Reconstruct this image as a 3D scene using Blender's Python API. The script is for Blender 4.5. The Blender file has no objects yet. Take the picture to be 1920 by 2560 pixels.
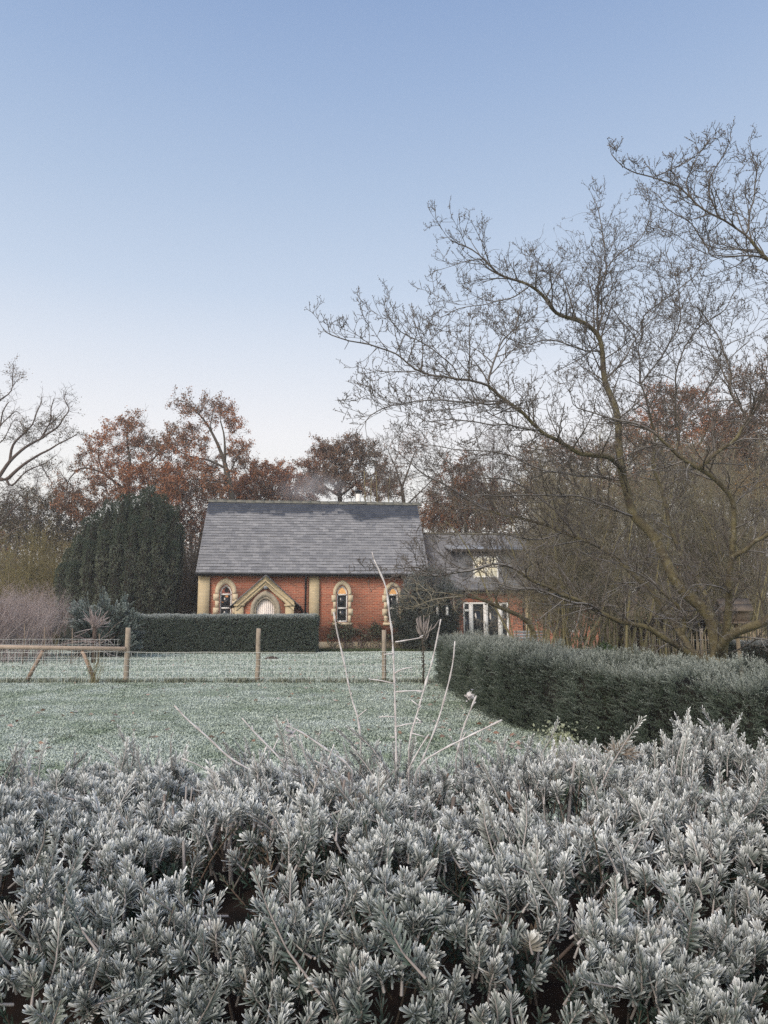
import bpy, math, random
import numpy as np
from math import radians, sin, cos, tan, pi, sqrt
from mathutils import Vector
from mathutils.geometry import tessellate_polygon

sc = bpy.context.scene
col = sc.collection
rng = np.random.default_rng(11)
random.seed(5)

# ------------------------------------------------------------------ camera, world, sun
PITCH = radians(7.8)
FPX = 1900.0
EYE = np.array([0.0, 0.0, 1.48])
cd = bpy.data.cameras.new('camera')
cam = bpy.data.objects.new('camera', cd)
col.objects.link(cam)
cd.sensor_fit = 'VERTICAL'
cd.sensor_height = 36.0
cd.lens = FPX / 2560.0 * 36.0
cd.clip_start = 0.05
cd.clip_end = 3000
cam.location = EYE
cam.rotation_euler = (pi / 2 + PITCH, 0, 0)
sc.camera = cam

SUN_ELEV, SUN_ROT = 40.0, 216.0          # morning sun veiled by frost haze, behind the photographer's left shoulder
w = bpy.data.worlds.new('World')
sc.world = w
w.use_nodes = True
nt = w.node_tree
N, L = nt.nodes, nt.links
bg = N['Background']
sky = N.new('ShaderNodeTexSky')
sky.sky_type = 'NISHITA'
sky.sun_disc = False
sky.sun_elevation = radians(SUN_ELEV)
sky.sun_rotation = radians(SUN_ROT)
sm = N.new('ShaderNodeVectorMath'); sm.operation = 'SCALE'; sm.inputs[3].default_value = 0.012
L.new(sky.outputs[0], sm.inputs[0])
tc = N.new('ShaderNodeTexCoord')
sx = N.new('ShaderNodeSeparateXYZ')
L.new(tc.outputs['Generated'], sx.inputs[0])
rp = N.new('ShaderNodeValToRGB')
L.new(sx.outputs[2], rp.inputs[0])


def lin(r, g, b):
    f = lambda c: (c / 255 / 12.92) if c <= 10.3 else (((c / 255) + .055) / 1.055) ** 2.4
    return (f(r), f(g), f(b), 1)


stops = [(0.0, (250, 242, 240)), (0.10, (251, 246, 240)), (0.175, (247, 245, 241)), (0.233, (243, 242, 243)), (0.327, (220, 227, 238)),
         (0.40, (198, 212, 231)), (0.502, (176, 195, 221)), (0.60, (155, 178, 212)), (0.67, (140, 165, 204)), (0.80, (116, 134, 174)), (1.0, (96, 112, 148))]
while len(rp.color_ramp.elements) < len(stops):
    rp.color_ramp.elements.new(0.5)
for e, (p, c) in zip(rp.color_ramp.elements, stops):
    e.position = p
    e.color = lin(*c)
ad = N.new('ShaderNodeVectorMath'); ad.operation = 'ADD'
L.new(rp.outputs[0], ad.inputs[0])
L.new(sm.outputs[0], ad.inputs[1])
# the dawn glow: the half of the sky behind the photographer is brighter and warmer
gf = N.new('ShaderNodeMapRange'); gf.inputs['From Min'].default_value = .15; gf.inputs['From Max'].default_value = -.75
L.new(sx.outputs[1], gf.inputs['Value'])
gm = N.new('ShaderNodeMix'); gm.data_type = 'RGBA'
L.new(gf.outputs[0], gm.inputs[0]); gm.inputs[6].default_value = (1, 1, 1, 1); gm.inputs[7].default_value = (1.9, 1.7, 1.45, 1)
mu = N.new('ShaderNodeVectorMath'); mu.operation = 'MULTIPLY'
L.new(ad.outputs[0], mu.inputs[0]); L.new(gm.outputs[2], mu.inputs[1])
L.new(mu.outputs[0], bg.inputs[0])
bg.inputs[1].default_value = 1.0

sd = bpy.data.lights.new('sun', 'SUN')
sd.energy = 2.8
sd.angle = radians(28)
sd.color = (1.0, 0.86, 0.72)
so = bpy.data.objects.new('sun', sd)
col.objects.link(so)
_a = radians(SUN_ROT)
sundir = Vector((sin(_a) * cos(radians(SUN_ELEV)), cos(_a) * cos(radians(SUN_ELEV)), sin(radians(SUN_ELEV))))
so.rotation_euler = sundir.to_track_quat('Z', 'Y').to_euler()
so.location = (-10, -20, 30)

vs = sc.view_settings
vs.view_transform = 'Standard'
vs.look = 'None'
vs.exposure = 0.0
vs.gamma = 1.0
vs.use_curve_mapping = False
sc.cycles.max_bounces = 6
sc.cycles.diffuse_bounces = 3
sc.cycles.transparent_max_bounces = 8
sc.cycles.volume_bounces = 1
sc.cycles.use_denoising = False
sc.cycles.use_adaptive_sampling = False


# ------------------------------------------------------------------ helpers
def P(px, py, d):
    """world point seen at photo pixel (px, py) when it stands d metres ahead"""
    a = (px - 960.0) / FPX
    b = (py - 1280.0) / FPX
    x, y, z = a, cos(PITCH) + b * sin(PITCH), sin(PITCH) - b * cos(PITCH)
    s = d / y
    return np.array([x * s, d, EYE[2] + z * s])


def PG(px, d):
    p = P(px, 1540, d)
    return np.array([p[0], d, 0.0])


def nrm(v):
    v = np.asarray(v, float)
    return v / np.maximum(np.linalg.norm(v, axis=-1, keepdims=True), 1e-9)


def hash01(ix, iy, iz, seed):
    h = (ix * 374761393 + iy * 668265263 + iz * 2147483647 + seed * 1274126177) & 0xffffffff
    h = ((h ^ (h >> 13)) * 1274126177) & 0xffffffff
    h = (h ^ (h >> 16)) & 0xffffffff
    return h / 4294967295.0


def vnoise(p, scale, seed=0):
    q = np.asarray(p, float) * scale
    i = np.floor(q).astype(np.int64)
    f = q - i
    f = f * f * (3 - 2 * f)
    r = 0
    for dx in (0, 1):
        for dy in (0, 1):
            for dz in (0, 1):
                wt = (f[:, 0] if dx else 1 - f[:, 0]) * (f[:, 1] if dy else 1 - f[:, 1]) * (f[:, 2] if dz else 1 - f[:, 2])
                r = r + wt * hash01(i[:, 0] + dx, i[:, 1] + dy, i[:, 2] + dz, seed)
    return r


class MB:
    """collects shapes that become ONE mesh object"""
    def __init__(self):
        self.v, self.q, self.t, self.qm, self.tm, self.fr, self.rd = [], [], [], [], [], [], []
        self.n = 0

    def add(self, v, q=None, t=None, mat=0, frost=None, rnd=None):
        v = np.asarray(v, float).reshape(-1, 3)
        k = len(v)
        self.v.append(v)
        self.fr.append(np.zeros(k) if frost is None else np.broadcast_to(frost, (k,)).astype(float))
        self.rd.append(np.zeros(k) if rnd is None else np.broadcast_to(rnd, (k,)).astype(float))
        if q is not None and len(q):
            q = np.asarray(q, np.int64).reshape(-1, 4) + self.n
            self.q.append(q); self.qm.append(np.full(len(q), mat))
        if t is not None and len(t):
            t = np.asarray(t, np.int64).reshape(-1, 3) + self.n
            self.t.append(t); self.tm.append(np.full(len(t), mat))
        self.n += k

    def box(self, x0, x1, y0, y1, z0, z1, mat=0):
        v = [(x0, y0, z0), (x1, y0, z0), (x1, y1, z0), (x0, y1, z0), (x0, y0, z1), (x1, y0, z1), (x1, y1, z1), (x0, y1, z1)]
        self.add(v, [(0, 3, 2, 1), (4, 5, 6, 7), (0, 1, 5, 4), (1, 2, 6, 5), (2, 3, 7, 6), (3, 0, 4, 7)], mat=mat)

    def bar(self, a, b, wx, wz, mat=0, up=(0, 0, 1)):
        a, b = np.asarray(a, float), np.asarray(b, float)
        d = nrm(b - a)
        u = np.asarray(up, float)
        s = nrm(np.cross(d, u)) if abs(np.dot(d, u)) < .98 else nrm(np.cross(d, (0, 1, 0)))
        n = np.cross(s, d)
        c = []
        for p in (a, b):
            for i, j in ((-1, -1), (1, -1), (1, 1), (-1, 1)):
                c.append(p + s * i * wx / 2 + n * j * wz / 2)
        self.add(c, [(0, 3, 2, 1), (4, 5, 6, 7), (0, 1, 5, 4), (1, 2, 6, 5), (2, 3, 7, 6), (3, 0, 4, 7)], mat=mat)

    def prism(self, poly, y0, y1, mat=0, holes=(), back=True):
        """polygon in local xz (with holes) extruded from y0 to y1"""
        loops = [poly] + list(holes)
        flat = [p for l in loops for p in l]
        tri = tessellate_polygon([[Vector((p[0], p[1], 0)) for p in l] for l in loops])
        n = len(flat)
        v = [(p[0], y0, p[1]) for p in flat] + [(p[0], y1, p[1]) for p in flat]
        t = []
        for a, b, c in tri:
            A, B, C = flat[a], flat[b], flat[c]
            cr = (B[0] - A[0]) * (C[1] - A[1]) - (B[1] - A[1]) * (C[0] - A[0])
            if cr < 0:
                b, c = c, b
            t.append((a, b, c))
            if back:
                t.append((a + n, c + n, b + n))
        q, o = [], 0
        for l in loops:
            m = len(l)
            for i in range(m):
                j = (i + 1) % m
                q.append((o + i, o + i + n, o + j + n, o + j))
            o += m
        self.add(v, q, t, mat=mat)

    def tube(self, pts, rad, sides=6, mat=0, frost=0., rnd=0., caps=True):
        pts = np.asarray(pts, float)
        k = len(pts)
        rad = np.broadcast_to(rad, (k,)).astype(float)
        self.tubes(pts[None], rad[None], sides, mat, frost, rnd)
        if caps:
            o = self.n - k * sides
            self.v.append(np.array([pts[0], pts[-1]])); self.fr.append(np.full(2, float(np.mean(frost)))); self.rd.append(np.full(2, float(np.mean(rnd))))
            a, b = self.n, self.n + 1
            self.n += 2
            t = [(a, o + (i + 1) % sides, o + i) for i in range(sides)] + [(b, o + (k - 1) * sides + i, o + (k - 1) * sides + (i + 1) % sides) for i in range(sides)]
            self.t.append(np.array(t)); self.tm.append(np.full(len(t), mat))

    def tubes(self, pts, rad, sides=3, mat=0, frost=0., rnd=0.):
        """pts (n,k,3), rad (n,k)"""
        pts = np.asarray(pts, float)
        n, k, _ = pts.shape
        if n == 0:
            return
        tan_ = np.empty_like(pts)
        tan_[:, 1:-1] = pts[:, 2:] - pts[:, :-2]
        tan_[:, 0] = pts[:, 1] - pts[:, 0]
        tan_[:, -1] = pts[:, -1] - pts[:, -2]
        tan_ = nrm(tan_)
        ov = nrm(pts[:, -1] - pts[:, 0])
        ref = np.where(np.abs(ov[:, 2:3]) > .8, np.array([[1., 0.13, 0]]), np.array([[0.07, 0.1, 1.]]))[:, None, :]
        u = nrm(np.cross(tan_, np.broadcast_to(ref, tan_.shape)))
        vv = np.cross(tan_, u)
        a = np.arange(sides) * 2 * pi / sides
        ring = pts[:, :, None, :] + rad[:, :, None, None] * (u[:, :, None, :] * np.cos(a)[None, None, :, None] + vv[:, :, None, :] * np.sin(a)[None, None, :, None])
        base = (np.arange(n) * k * sides)[:, None, None]
        i = (np.arange(k - 1) * sides)[None, :, None]
        j = np.arange(sides)[None, None, :]
        j2 = (j + 1) % sides
        q = np.stack([base + i + j, base + i + j2, base + i + sides + j2, base + i + sides + j], -1).reshape(-1, 4)
        fr = np.broadcast_to(np.asarray(frost, float).reshape((-1, 1, 1) if np.ndim(frost) == 1 else ((np.shape(frost) + (1,)) if np.ndim(frost) == 2 else (1, 1, 1))), (n, k, sides)).reshape(-1)
        rd = np.broadcast_to(np.asarray(rnd, float).reshape((-1, 1, 1) if np.ndim(rnd) == 1 else (1, 1, 1)), (n, k, sides)).reshape(-1)
        self.add(ring.reshape(-1, 3), q, mat=mat, frost=fr, rnd=rd)

    def build(self, name, mats, parent=None, smooth=False, loc=None):
        me = bpy.data.meshes.new(name)
        if self.n:
            v = np.concatenate(self.v).astype(np.float32)
            if loc is not None:
                v = v - np.asarray(loc, np.float32)
            q = np.concatenate(self.q) if self.q else np.zeros((0, 4), np.int64)
            t = np.concatenate(self.t) if self.t else np.zeros((0, 3), np.int64)
            me.vertices.add(len(v)); me.vertices.foreach_set('co', v.ravel())
            me.loops.add(q.size + t.size)
            me.loops.foreach_set('vertex_index', np.concatenate([q.ravel(), t.ravel()]).astype(np.int32))
            me.polygons.add(len(q) + len(t))
            ls = np.concatenate([np.arange(len(q)) * 4, q.size + np.arange(len(t)) * 3]).astype(np.int32)
            me.polygons.foreach_set('loop_start', ls)
            mi = np.concatenate([np.concatenate(self.qm) if self.qm else np.zeros(0), np.concatenate(self.tm) if self.tm else np.zeros(0)]).astype(np.int32)
            me.polygons.foreach_set('material_index', mi)
            if smooth:
                me.polygons.foreach_set('use_smooth', np.ones(len(mi), bool))
            me.update(calc_edges=True)
            a = me.attributes.new('frost', 'FLOAT', 'POINT'); a.data.foreach_set('value', np.concatenate(self.fr).astype(np.float32))
            a = me.attributes.new('rnd', 'FLOAT', 'POINT'); a.data.foreach_set('value', np.concatenate(self.rd).astype(np.float32))
        for m in (mats if isinstance(mats, (list, tuple)) else [mats]):
            me.materials.append(m)
        o = bpy.data.objects.new(name, me)
        col.objects.link(o)
        if parent is not None:
            o.parent = parent
        elif loc is not None:
            o.location = tuple(loc)
        return o


def tag(o, label=None, cat=None, group=None, kind=None):
    if label: o['label'] = label
    if cat: o['category'] = cat
    if group: o['group'] = group
    if kind: o['kind'] = kind
    return o


def thing(name, loc, label, cat, group=None, rotz=0.0):
    o = bpy.data.objects.new(name, None)
    o.empty_display_size = 0.3
    col.objects.link(o)
    o.location = tuple(float(c) for c in loc)
    o.rotation_euler = (0, 0, rotz)
    return tag(o, label, cat, group)


# ------------------------------------------------------------------ materials
def newmat(name):
    m = bpy.data.materials.new(name)
    m.use_nodes = True
    b = m.node_tree.nodes['Principled BSDF']
    b.inputs['Specular IOR Level'].default_value = 0.25
    return m, m.node_tree.nodes, m.node_tree.links, b


def c4(c):
    return (c[0], c[1], c[2], 1)


def mixrgb(n, l, fac, a, b, mode='MIX'):
    x = n.new('ShaderNodeMix'); x.data_type = 'RGBA'; x.blend_type = mode
    for sock, val in ((x.inputs[0], fac), (x.inputs[6], a), (x.inputs[7], b)):
        if isinstance(val, (int, float)): sock.default_value = val
        elif isinstance(val, tuple): sock.default_value = c4(val)
        else: l.new(val, sock)
    return x.outputs[2]


def math_(n, l, op, a, b=0.0, clamp=False):
    x = n.new('ShaderNodeMath'); x.operation = op; x.use_clamp = clamp
    for s, v in ((x.inputs[0], a), (x.inputs[1], b)):
        if isinstance(v, (int, float)): s.default_value = v
        else: l.new(v, s)
    return x.outputs[0]


def ramp(n, l, inp, stops):
    r = n.new('ShaderNodeValToRGB')
    while len(r.color_ramp.elements) < len(stops): r.color_ramp.elements.new(.5)
    for e, (p, c) in zip(r.color_ramp.elements, stops):
        e.position = p; e.color = c4(c) if isinstance(c, tuple) else (c, c, c, 1)
    l.new(inp, r.inputs[0])
    return r.outputs[0]


def noise(n, l, scale, detail=4, vec=None, rough=.55):
    t = n.new('ShaderNodeTexNoise')
    t.inputs['Scale'].default_value = scale; t.inputs['Detail'].default_value = detail; t.inputs['Roughness'].default_value = rough
    if vec is None:
        vec = n.new('ShaderNodeTexCoord').outputs['Object']
    l.new(vec, t.inputs['Vector'])
    return t.outputs[0]


def bump(n, l, b, h, strength=.4, dist=.02):
    x = n.new('ShaderNodeBump'); x.inputs['Strength'].default_value = strength; x.inputs['Distance'].default_value = dist
    l.new(h, x.inputs['Height']); l.new(x.outputs[0], b.inputs['Normal'])


def mat_noise(name, c1, c2, scale=6, rough=.8, bmp=.3, detail=6, frost_top=0.0, frost_col=(.60, .64, .68), spec=.25, dist=.02):
    m, n, l, b = newmat(name)
    f = noise(n, l, scale, detail)
    c = mixrgb(n, l, ramp(n, l, f, [(.3, 0.), (.7, 1.)]), c1, c2)
    if frost_top:
        g = n.new('ShaderNodeNewGeometry'); s = n.new('ShaderNodeSeparateXYZ'); l.new(g.outputs['True Normal'], s.inputs[0])
        up = ramp(n, l, s.outputs[2], [(.15, 0.), (.8, 1.)])
        k = math_(n, l, 'MULTIPLY', up, frost_top)
        k = math_(n, l, 'MULTIPLY', k, ramp(n, l, noise(n, l, scale * 2.3, 4), [(.3, .35), (.65, 1.)]))
        c = mixrgb(n, l, k, c, frost_col)
    l.new(c, b.inputs['Base Color'])
    b.inputs['Roughness'].default_value = rough
    b.inputs['Specular IOR Level'].default_value = spec
    if bmp: bump(n, l, b, f, bmp, dist)
    return m


def mat_leaf(name, c1, c2, frost=(.60, .64, .67), rough=.75, c3=None, trans=0.0, spec=.2):
    """leaf colours spread by the attribute rnd, hoar frost laid on by the attribute frost"""
    m, n, l, b = newmat(name)
    a = n.new('ShaderNodeAttribute'); a.attribute_name = 'rnd'
    f = n.new('ShaderNodeAttribute'); f.attribute_name = 'frost'
    st = [(0., c1), (1., c2)] if c3 is None else [(0., c1), (.5, c2), (1., c3)]
    c = ramp(n, l, a.outputs['Fac'], st)
    c = mixrgb(n, l, f.outputs['Fac'], c, frost)
    l.new(c, b.inputs['Base Color'])
    b.inputs['Roughness'].default_value = rough
    b.inputs['Specular IOR Level'].default_value = spec
    return m


def wallvec(n, l, kz=1.0):
    """(x+y, z) of the object's own axes, for bricks and slates"""
    t = n.new('ShaderNodeTexCoord'); s = n.new('ShaderNodeSeparateXYZ'); l.new(t.outputs['Object'], s.inputs[0])
    u = math_(n, l, 'ADD', s.outputs[0], s.outputs[1])
    v = math_(n, l, 'MULTIPLY', s.outputs[2], kz)
    c = n.new('ShaderNodeCombineXYZ'); l.new(u, c.inputs[0]); l.new(v, c.inputs[1])
    return c.outputs[0], s


def mat_brick(name, c1, c2, c3, mortar, bw=.225, bh=.075, ms=.011, stain=None):
    m, n, l, b = newmat(name)
    vec, s = wallvec(n, l)
    t = n.new('ShaderNodeTexBrick')
    l.new(vec, t.inputs['Vector'])
    t.inputs['Scale'].default_value = 1; t.inputs['Brick Width'].default_value = bw; t.inputs['Row Height'].default_value = bh
    t.inputs['Mortar Size'].default_value = ms; t.inputs['Mortar Smooth'].default_value = .2; t.inputs['Bias'].default_value = 0
    t.inputs['Color1'].default_value = c4(c1); t.inputs['Color2'].default_value = c4(c2); t.inputs['Mortar'].default_value = c4(mortar)
    f = noise(n, l, 1.3, 5)
    c = mixrgb(n, l, ramp(n, l, f, [(.35, 0.), (.75, .75)]), t.outputs[0], c3, 'MULTIPLY')
    f2 = noise(n, l, 14, 3)
    c = mixrgb(n, l, ramp(n, l, f2, [(.3, 0.), (.8, .4)]), c, mortar)
    if stain:
        c = mixrgb(n, l, math_(n, l, 'MULTIPLY', ramp(n, l, s.outputs[2], [(0., 1.), (.9, 0.)]), ramp(n, l, noise(n, l, 3, 4), [(.4, 0.), (.6, .6)])), c, stain)
    l.new(c, b.inputs['Base Color']); b.inputs['Roughness'].default_value = .85
    bump(n, l, b, t.outputs[1], -.4, .008)
    return m


def mat_slate(name, frost_amt=1.0, clear=None):
    m, n, l, b = newmat(name)
    vec, s = wallvec(n, l, 1.37)
    if clear:
        cxy = n.new('ShaderNodeCombineXYZ'); l.new(s.outputs[0], cxy.inputs[0]); l.new(math_(n, l, 'MULTIPLY', s.outputs[2], 1.37), cxy.inputs[1]); vec = cxy.outputs[0]
    t = n.new('ShaderNodeTexBrick')
    l.new(vec, t.inputs['Vector'])
    t.inputs['Scale'].default_value = 1; t.inputs['Brick Width'].default_value = .30; t.inputs['Row Height'].default_value = .20
    t.inputs['Mortar Size'].default_value = .003; t.inputs['Mortar Smooth'].default_value = .1
    t.inputs['Color1'].default_value = (0, 0, 0, 1); t.inputs['Color2'].default_value = (1, 1, 1, 1); t.inputs['Mortar'].default_value = (.2, .2, .2, 1)
    bare = mixrgb(n, l, t.outputs[0], (.030, .038, .056), (.060, .070, .092))
    fro = mixrgb(n, l, t.outputs[0], (.195, .200, .214), (.300, .305, .318))
    f = noise(n, l, 2.6, 6)
    k = ramp(n, l, f, [(.25, .75), (.6, 1.)])
    k = math_(n, l, 'MULTIPLY', k, frost_amt)
    if clear:   # slates the frost has melted from: under the ridge and round the warm flue
        z0, x1, x2 = clear
        wob = math_(n, l, 'MULTIPLY', math_(n, l, 'SUBTRACT', noise(n, l, .9, 5), .5), 1.5)
        slc = math_(n, l, 'MULTIPLY', math_(n, l, 'SUBTRACT', t.outputs[0], .5), .35)
        h = math_(n, l, 'ADD', math_(n, l, 'SUBTRACT', s.outputs[2], z0), math_(n, l, 'ADD', wob, slc))
        xx = math_(n, l, 'DIVIDE', math_(n, l, 'SUBTRACT', s.outputs[0], x1), x2)
        patch = math_(n, l, 'POWER', 2.718, math_(n, l, 'MULTIPLY', math_(n, l, 'MULTIPLY', xx, xx), -1.0))
        h = math_(n, l, 'ADD', h, math_(n, l, 'MULTIPLY', patch, .55))
        k = math_(n, l, 'MULTIPLY', k, ramp(n, l, math_(n, l, 'ADD', math_(n, l, 'MULTIPLY', h, 1.6), .5, True), [(.3, 1.), (.7, .0)]))
    c = mixrgb(n, l, k, bare, fro)
    c = mixrgb(n, l, ramp(n, l, noise(n, l, 9, 4), [(.62, 0.), (.75, .25)]), c, (.30, .30, .30))
    c = mixrgb(n, l, t.outputs[1], c, (.03, .03, .035))
    l.new(c, b.inputs['Base Color']); b.inputs['Roughness'].default_value = .6
    bump(n, l, b, t.outputs[1], -.5, .01)
    return m


M = {}
M['brick'] = mat_brick('red_brick', (.47, .122, .064), (.22, .060, .040), (.84, .78, .75), (.44, .27, .19), stain=(.35, .28, .22))
M['buff'] = mat_brick('buff_brick', (.62, .51, .32), (.50, .41, .25), (.86, .82, .74), (.44, .38, .28))
M['stone'] = mat_noise('buff_stone', (.68, .58, .42), (.54, .46, .33), 7, .85, .25)
M['stone_grey'] = mat_noise('grey_stone', (.42, .37, .29), (.29, .26, .21), 9, .9, .3)
M['slate'] = mat_slate('frosted_slate', 1.0, (6.42, 7.9, .9))
M['slate_edge_shadow'] = mat_noise('slate_edge_shadow', (.05, .052, .058), (.085, .088, .094), 6, .8, .1)  # unfrosted cut edges, also painting in the shadow line of each course
M['slate2'] = mat_slate('frosted_slate_dim', .62)
M['ridge'] = mat_noise('mossy_ridge', (.20, .19, .16), (.12, .125, .10), 8, .9, .4)
M['black'] = mat_noise('black_paint', (.012, .012, .014), (.025, .025, .028), 20, .45, .05)
M['timber_dark'] = mat_noise('dark_board', (.03, .027, .024), (.06, .05, .045), 5, .8, .2)
M['white'] = mat_noise('white_paint', (.80, .80, .79), (.70, .70, .68), 12, .45, .05)
M['lead'] = mat_noise('frosted_lead', (.30, .32, .345), (.22, .235, .255), 4, .6, .1)


def mat_door():
    m, n, l, b = newmat('pale_door_paint')
    f = noise(n, l, 4, 4)
    l.new(mixrgb(n, l, f, (.88, .82, .78), (.80, .73, .68)), b.inputs['Base Color'])
    b.inputs['Roughness'].default_value = .55
    return m


M['door'] = mat_door()


def mat_glass(name, c1, c2, glow=None, amt=0.0, scale=3.0, thr=.55):
    """dark glazing that mirrors the sky; glow = warm lamplight behind it; in the garden doors a painted reflection"""
    m, n, l, b = newmat(name)
    f = noise(n, l, scale, 4)
    l.new(mixrgb(n, l, ramp(n, l, f, [(.35, 0.), (.65, 1.)]), c1, c2), b.inputs['Base Color'])
    b.inputs['Roughness'].default_value = .08
    b.inputs['Specular IOR Level'].default_value = .5
    if glow:
        v = n.new('ShaderNodeTexVoronoi'); v.inputs['Scale'].default_value = scale * 3.2
        l.new(n.new('ShaderNodeTexCoord').outputs['Object'], v.inputs['Vector'])
        g = math_(n, l, 'MULTIPLY', ramp(n, l, noise(n, l, scale * 1.7, 2), [(thr, 0.), (thr + .12, 1.)]), amt)
        e = mixrgb(n, l, ramp(n, l, v.outputs['Color'], [(.2, 0.), (.8, 1.)]), glow, tuple(min(1, x * 1.6 + .06) for x in glow))
        l.new(e, b.inputs['Emission Color']); l.new(g, b.inputs['Emission Strength'])
    return m


M['glass'] = mat_glass('dark_glass', (.012, .014, .017), (.03, .033, .038))
M['glass_warm_glow'] = mat_glass('dark_glass_warm_glow', (.012, .014, .017), (.03, .033, .038), (.9, .32, .10), .85, 3.0, .60)
M['glass_amber'] = mat_glass('amber_stained_glass', (.10, .05, .03), (.16, .09, .05), (.60, .30, .10), .95, 3.0, .18)
M['glass_stain'] = mat_glass('dim_stained_glass', (.05, .025, .03), (.03, .045, .05), (.55, .14, .07), .35, 3.4, .5)
M['glass_cream'] = mat_glass('lamplit_glass', (.3, .25, .15), (.4, .33, .2), (.80, .72, .52), .62, 2.6, .22)

M['bark_oak'] = mat_noise('oak_bark', (.060, .050, .040), (.11, .095, .075), 3, .95, .4)
M['bark_dead'] = mat_noise('bare_wood', (.115, .082, .068), (.065, .050, .045), 3, .9, .3, frost_top=.2)


def mat_cherry():
    m, n, l, b = newmat('mossy_bark')
    f = noise(n, l, 5, 6, rough=.65); f2 = noise(n, l, 17, 5, rough=.7)
    c = mixrgb(n, l, ramp(n, l, f, [(.35, 0.), (.65, 1.)]), (.080, .067, .052), (.170, .150, .082))
    c = mixrgb(n, l, ramp(n, l, f2, [(.55, 0.), (.66, .8)]), c, (.25, .24, .185))
    c = mixrgb(n, l, ramp(n, l, noise(n, l, 11, 4), [(.6, 0.), (.7, .8)]), c, (.035, .030, .026))
    l.new(c, b.inputs['Base Color']); b.inputs['Roughness'].default_value = .9
    bump(n, l, b, f2, .8, .03)
    return m


M['bark_cherry'] = mat_cherry()
M['twig_cherry'] = mat_noise('cherry_twig', (.070, .060, .052), (.145, .128, .110), 9, .85, .1, frost_top=.6, frost_col=(.42, .43, .44))
M['bud'] = mat_noise('frosted_bud', (.10, .085, .08), (.20, .18, .175), 40, .8, 0)
M['twig_oak'] = mat_noise('oak_twig', (.085, .072, .060), (.135, .115, .098), 5, .9, .1)
M['hazel'] = mat_noise('hazel_stem', (.16, .142, .075), (.24, .215, .125), 4, .9, .3, frost_top=.25, frost_col=(.4, .41, .4))
M['hazel_twig'] = mat_noise('hazel_twig', (.165, .146, .10), (.26, .235, .175), 6, .9, .1, frost_top=.3, frost_col=(.36, .37, .36))
M['willow'] = mat_noise('pale_willow_twig', (.17, .145, .065), (.25, .215, .11), 4, .9, .1)
M['dogwood'] = mat_noise('frosted_dogwood', (.27, .200, .190), (.42, .36, .35), 3, .9, .1, frost_top=.5)
M['leaf_russet'] = mat_leaf('russet_leaf', (.150, .100, .066), (.26, .132, .072), c3=(.43, .170, .075))
M['leaf_brown'] = mat_leaf('brown_leaf', (.125, .098, .070), (.190, .120, .080), c3=(.30, .140, .082))
M['leaf_olive'] = mat_leaf('olive_leaf', (.060, .054, .032), (.105, .088, .050), c3=(.19, .110, .055))
M['leaf_gold'] = mat_leaf('gold_leaf', (.10, .068, .025), (.21, .13, .04), c3=(.33, .20, .06))
M['yew'] = mat_leaf('yew_foliage', (.050, .070, .048), (.15, .165, .115), rough=.7, frost=(.30, .35, .33))
M['yew_near'] = mat_leaf('frosted_yew_needle', (.009, .028, .020), (.034, .066, .047), frost=(.89, .925, .93), rough=.6, c3=(.16, .12, .08))
M['yew_mid'] = mat_leaf('hedge_needle', (.024, .042, .028), (.064, .088, .058), frost=(.45, .49, .465), rough=.7)
M['clipped'] = mat_leaf('clipped_hedge_leaf', (.032, .053, .039), (.085, .112, .082), frost=(.42, .46, .46), rough=.75)
M['conifer'] = mat_leaf('blue_conifer', (.028, .050, .042), (.06, .09, .078), frost=(.42, .48, .48), rough=.75)
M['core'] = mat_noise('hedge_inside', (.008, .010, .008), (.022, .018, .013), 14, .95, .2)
M['core_brown'] = mat_noise('hedge_gap_shade', (.010, .009, .008), (.030, .018, .013), 30, .95, .2)  # darkened to paint the shade deep in the foreground hedge's gaps
M['shoot_stem'] = mat_leaf('yew_twig', (.06, .05, .035), (.16, .11, .085), frost=(.62, .60, .60))
M['frost_stem'] = mat_noise('hoar_frosted_stem', (.40, .37, .36), (.76, .76, .78), 38, .8, .8, dist=.004)
M['post'] = mat_noise('weathered_post', (.36, .31, .25), (.24, .205, .165), 9, .9, .3, frost_top=.5)
M['rail'] = mat_noise('pale_rail', (.46, .38, .31), (.36, .29, .235), 6, .85, .3, frost_top=.8)
M['brace'] = mat_noise('brown_brace', (.33, .25, .195), (.24, .185, .15), 7, .9, .3)
M['wire'] = mat_noise('frosted_wire', (.74, .77, .76), (.60, .63, .62), 30, .7, 0)
M['grass'] = mat_leaf('frosted_grass', (.205, .275, .195), (.29, .36, .27), frost=(.60, .675, .62), rough=.9, c3=(.34, .41, .32))
M['grass_long'] = mat_leaf('long_grass', (.10, .12, .055), (.19, .19, .10), frost=(.46, .50, .46), rough=.9)
M['grass_green'] = mat_leaf('unfrosted_grass', (.05, .075, .03), (.10, .125, .05), rough=.9)
M['ivy'] = mat_leaf('ivy_leaf', (.022, .034, .018), (.06, .07, .032), frost=(.35, .4, .38), rough=.6, c3=(.15, .115, .05))
M['shrub_dark'] = mat_leaf('dark_shrub_leaf', (.016, .024, .017), (.05, .06, .045), frost=(.40, .42, .42), rough=.7)
M['fern_green'] = mat_leaf('green_leaf', (.03, .06, .02), (.07, .11, .035), rough=.6)
M['seedhead'] = mat_noise('grey_seedhead', (.20, .175, .165), (.30, .275, .265), 30, .95, .2)
M['hose'] = mat_noise('green_hose', (.045, .36, .085), (.03, .27, .06), 10, .4, .1)
M['wood_grey'] = mat_noise('grey_weathered_wood', (.225, .180, .140), (.145, .118, .095), 7, .9, .35)
M['wood_warm'] = mat_noise('warm_wood', (.36, .215, .115), (.27, .16, .085), 5, .8, .2)
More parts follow.
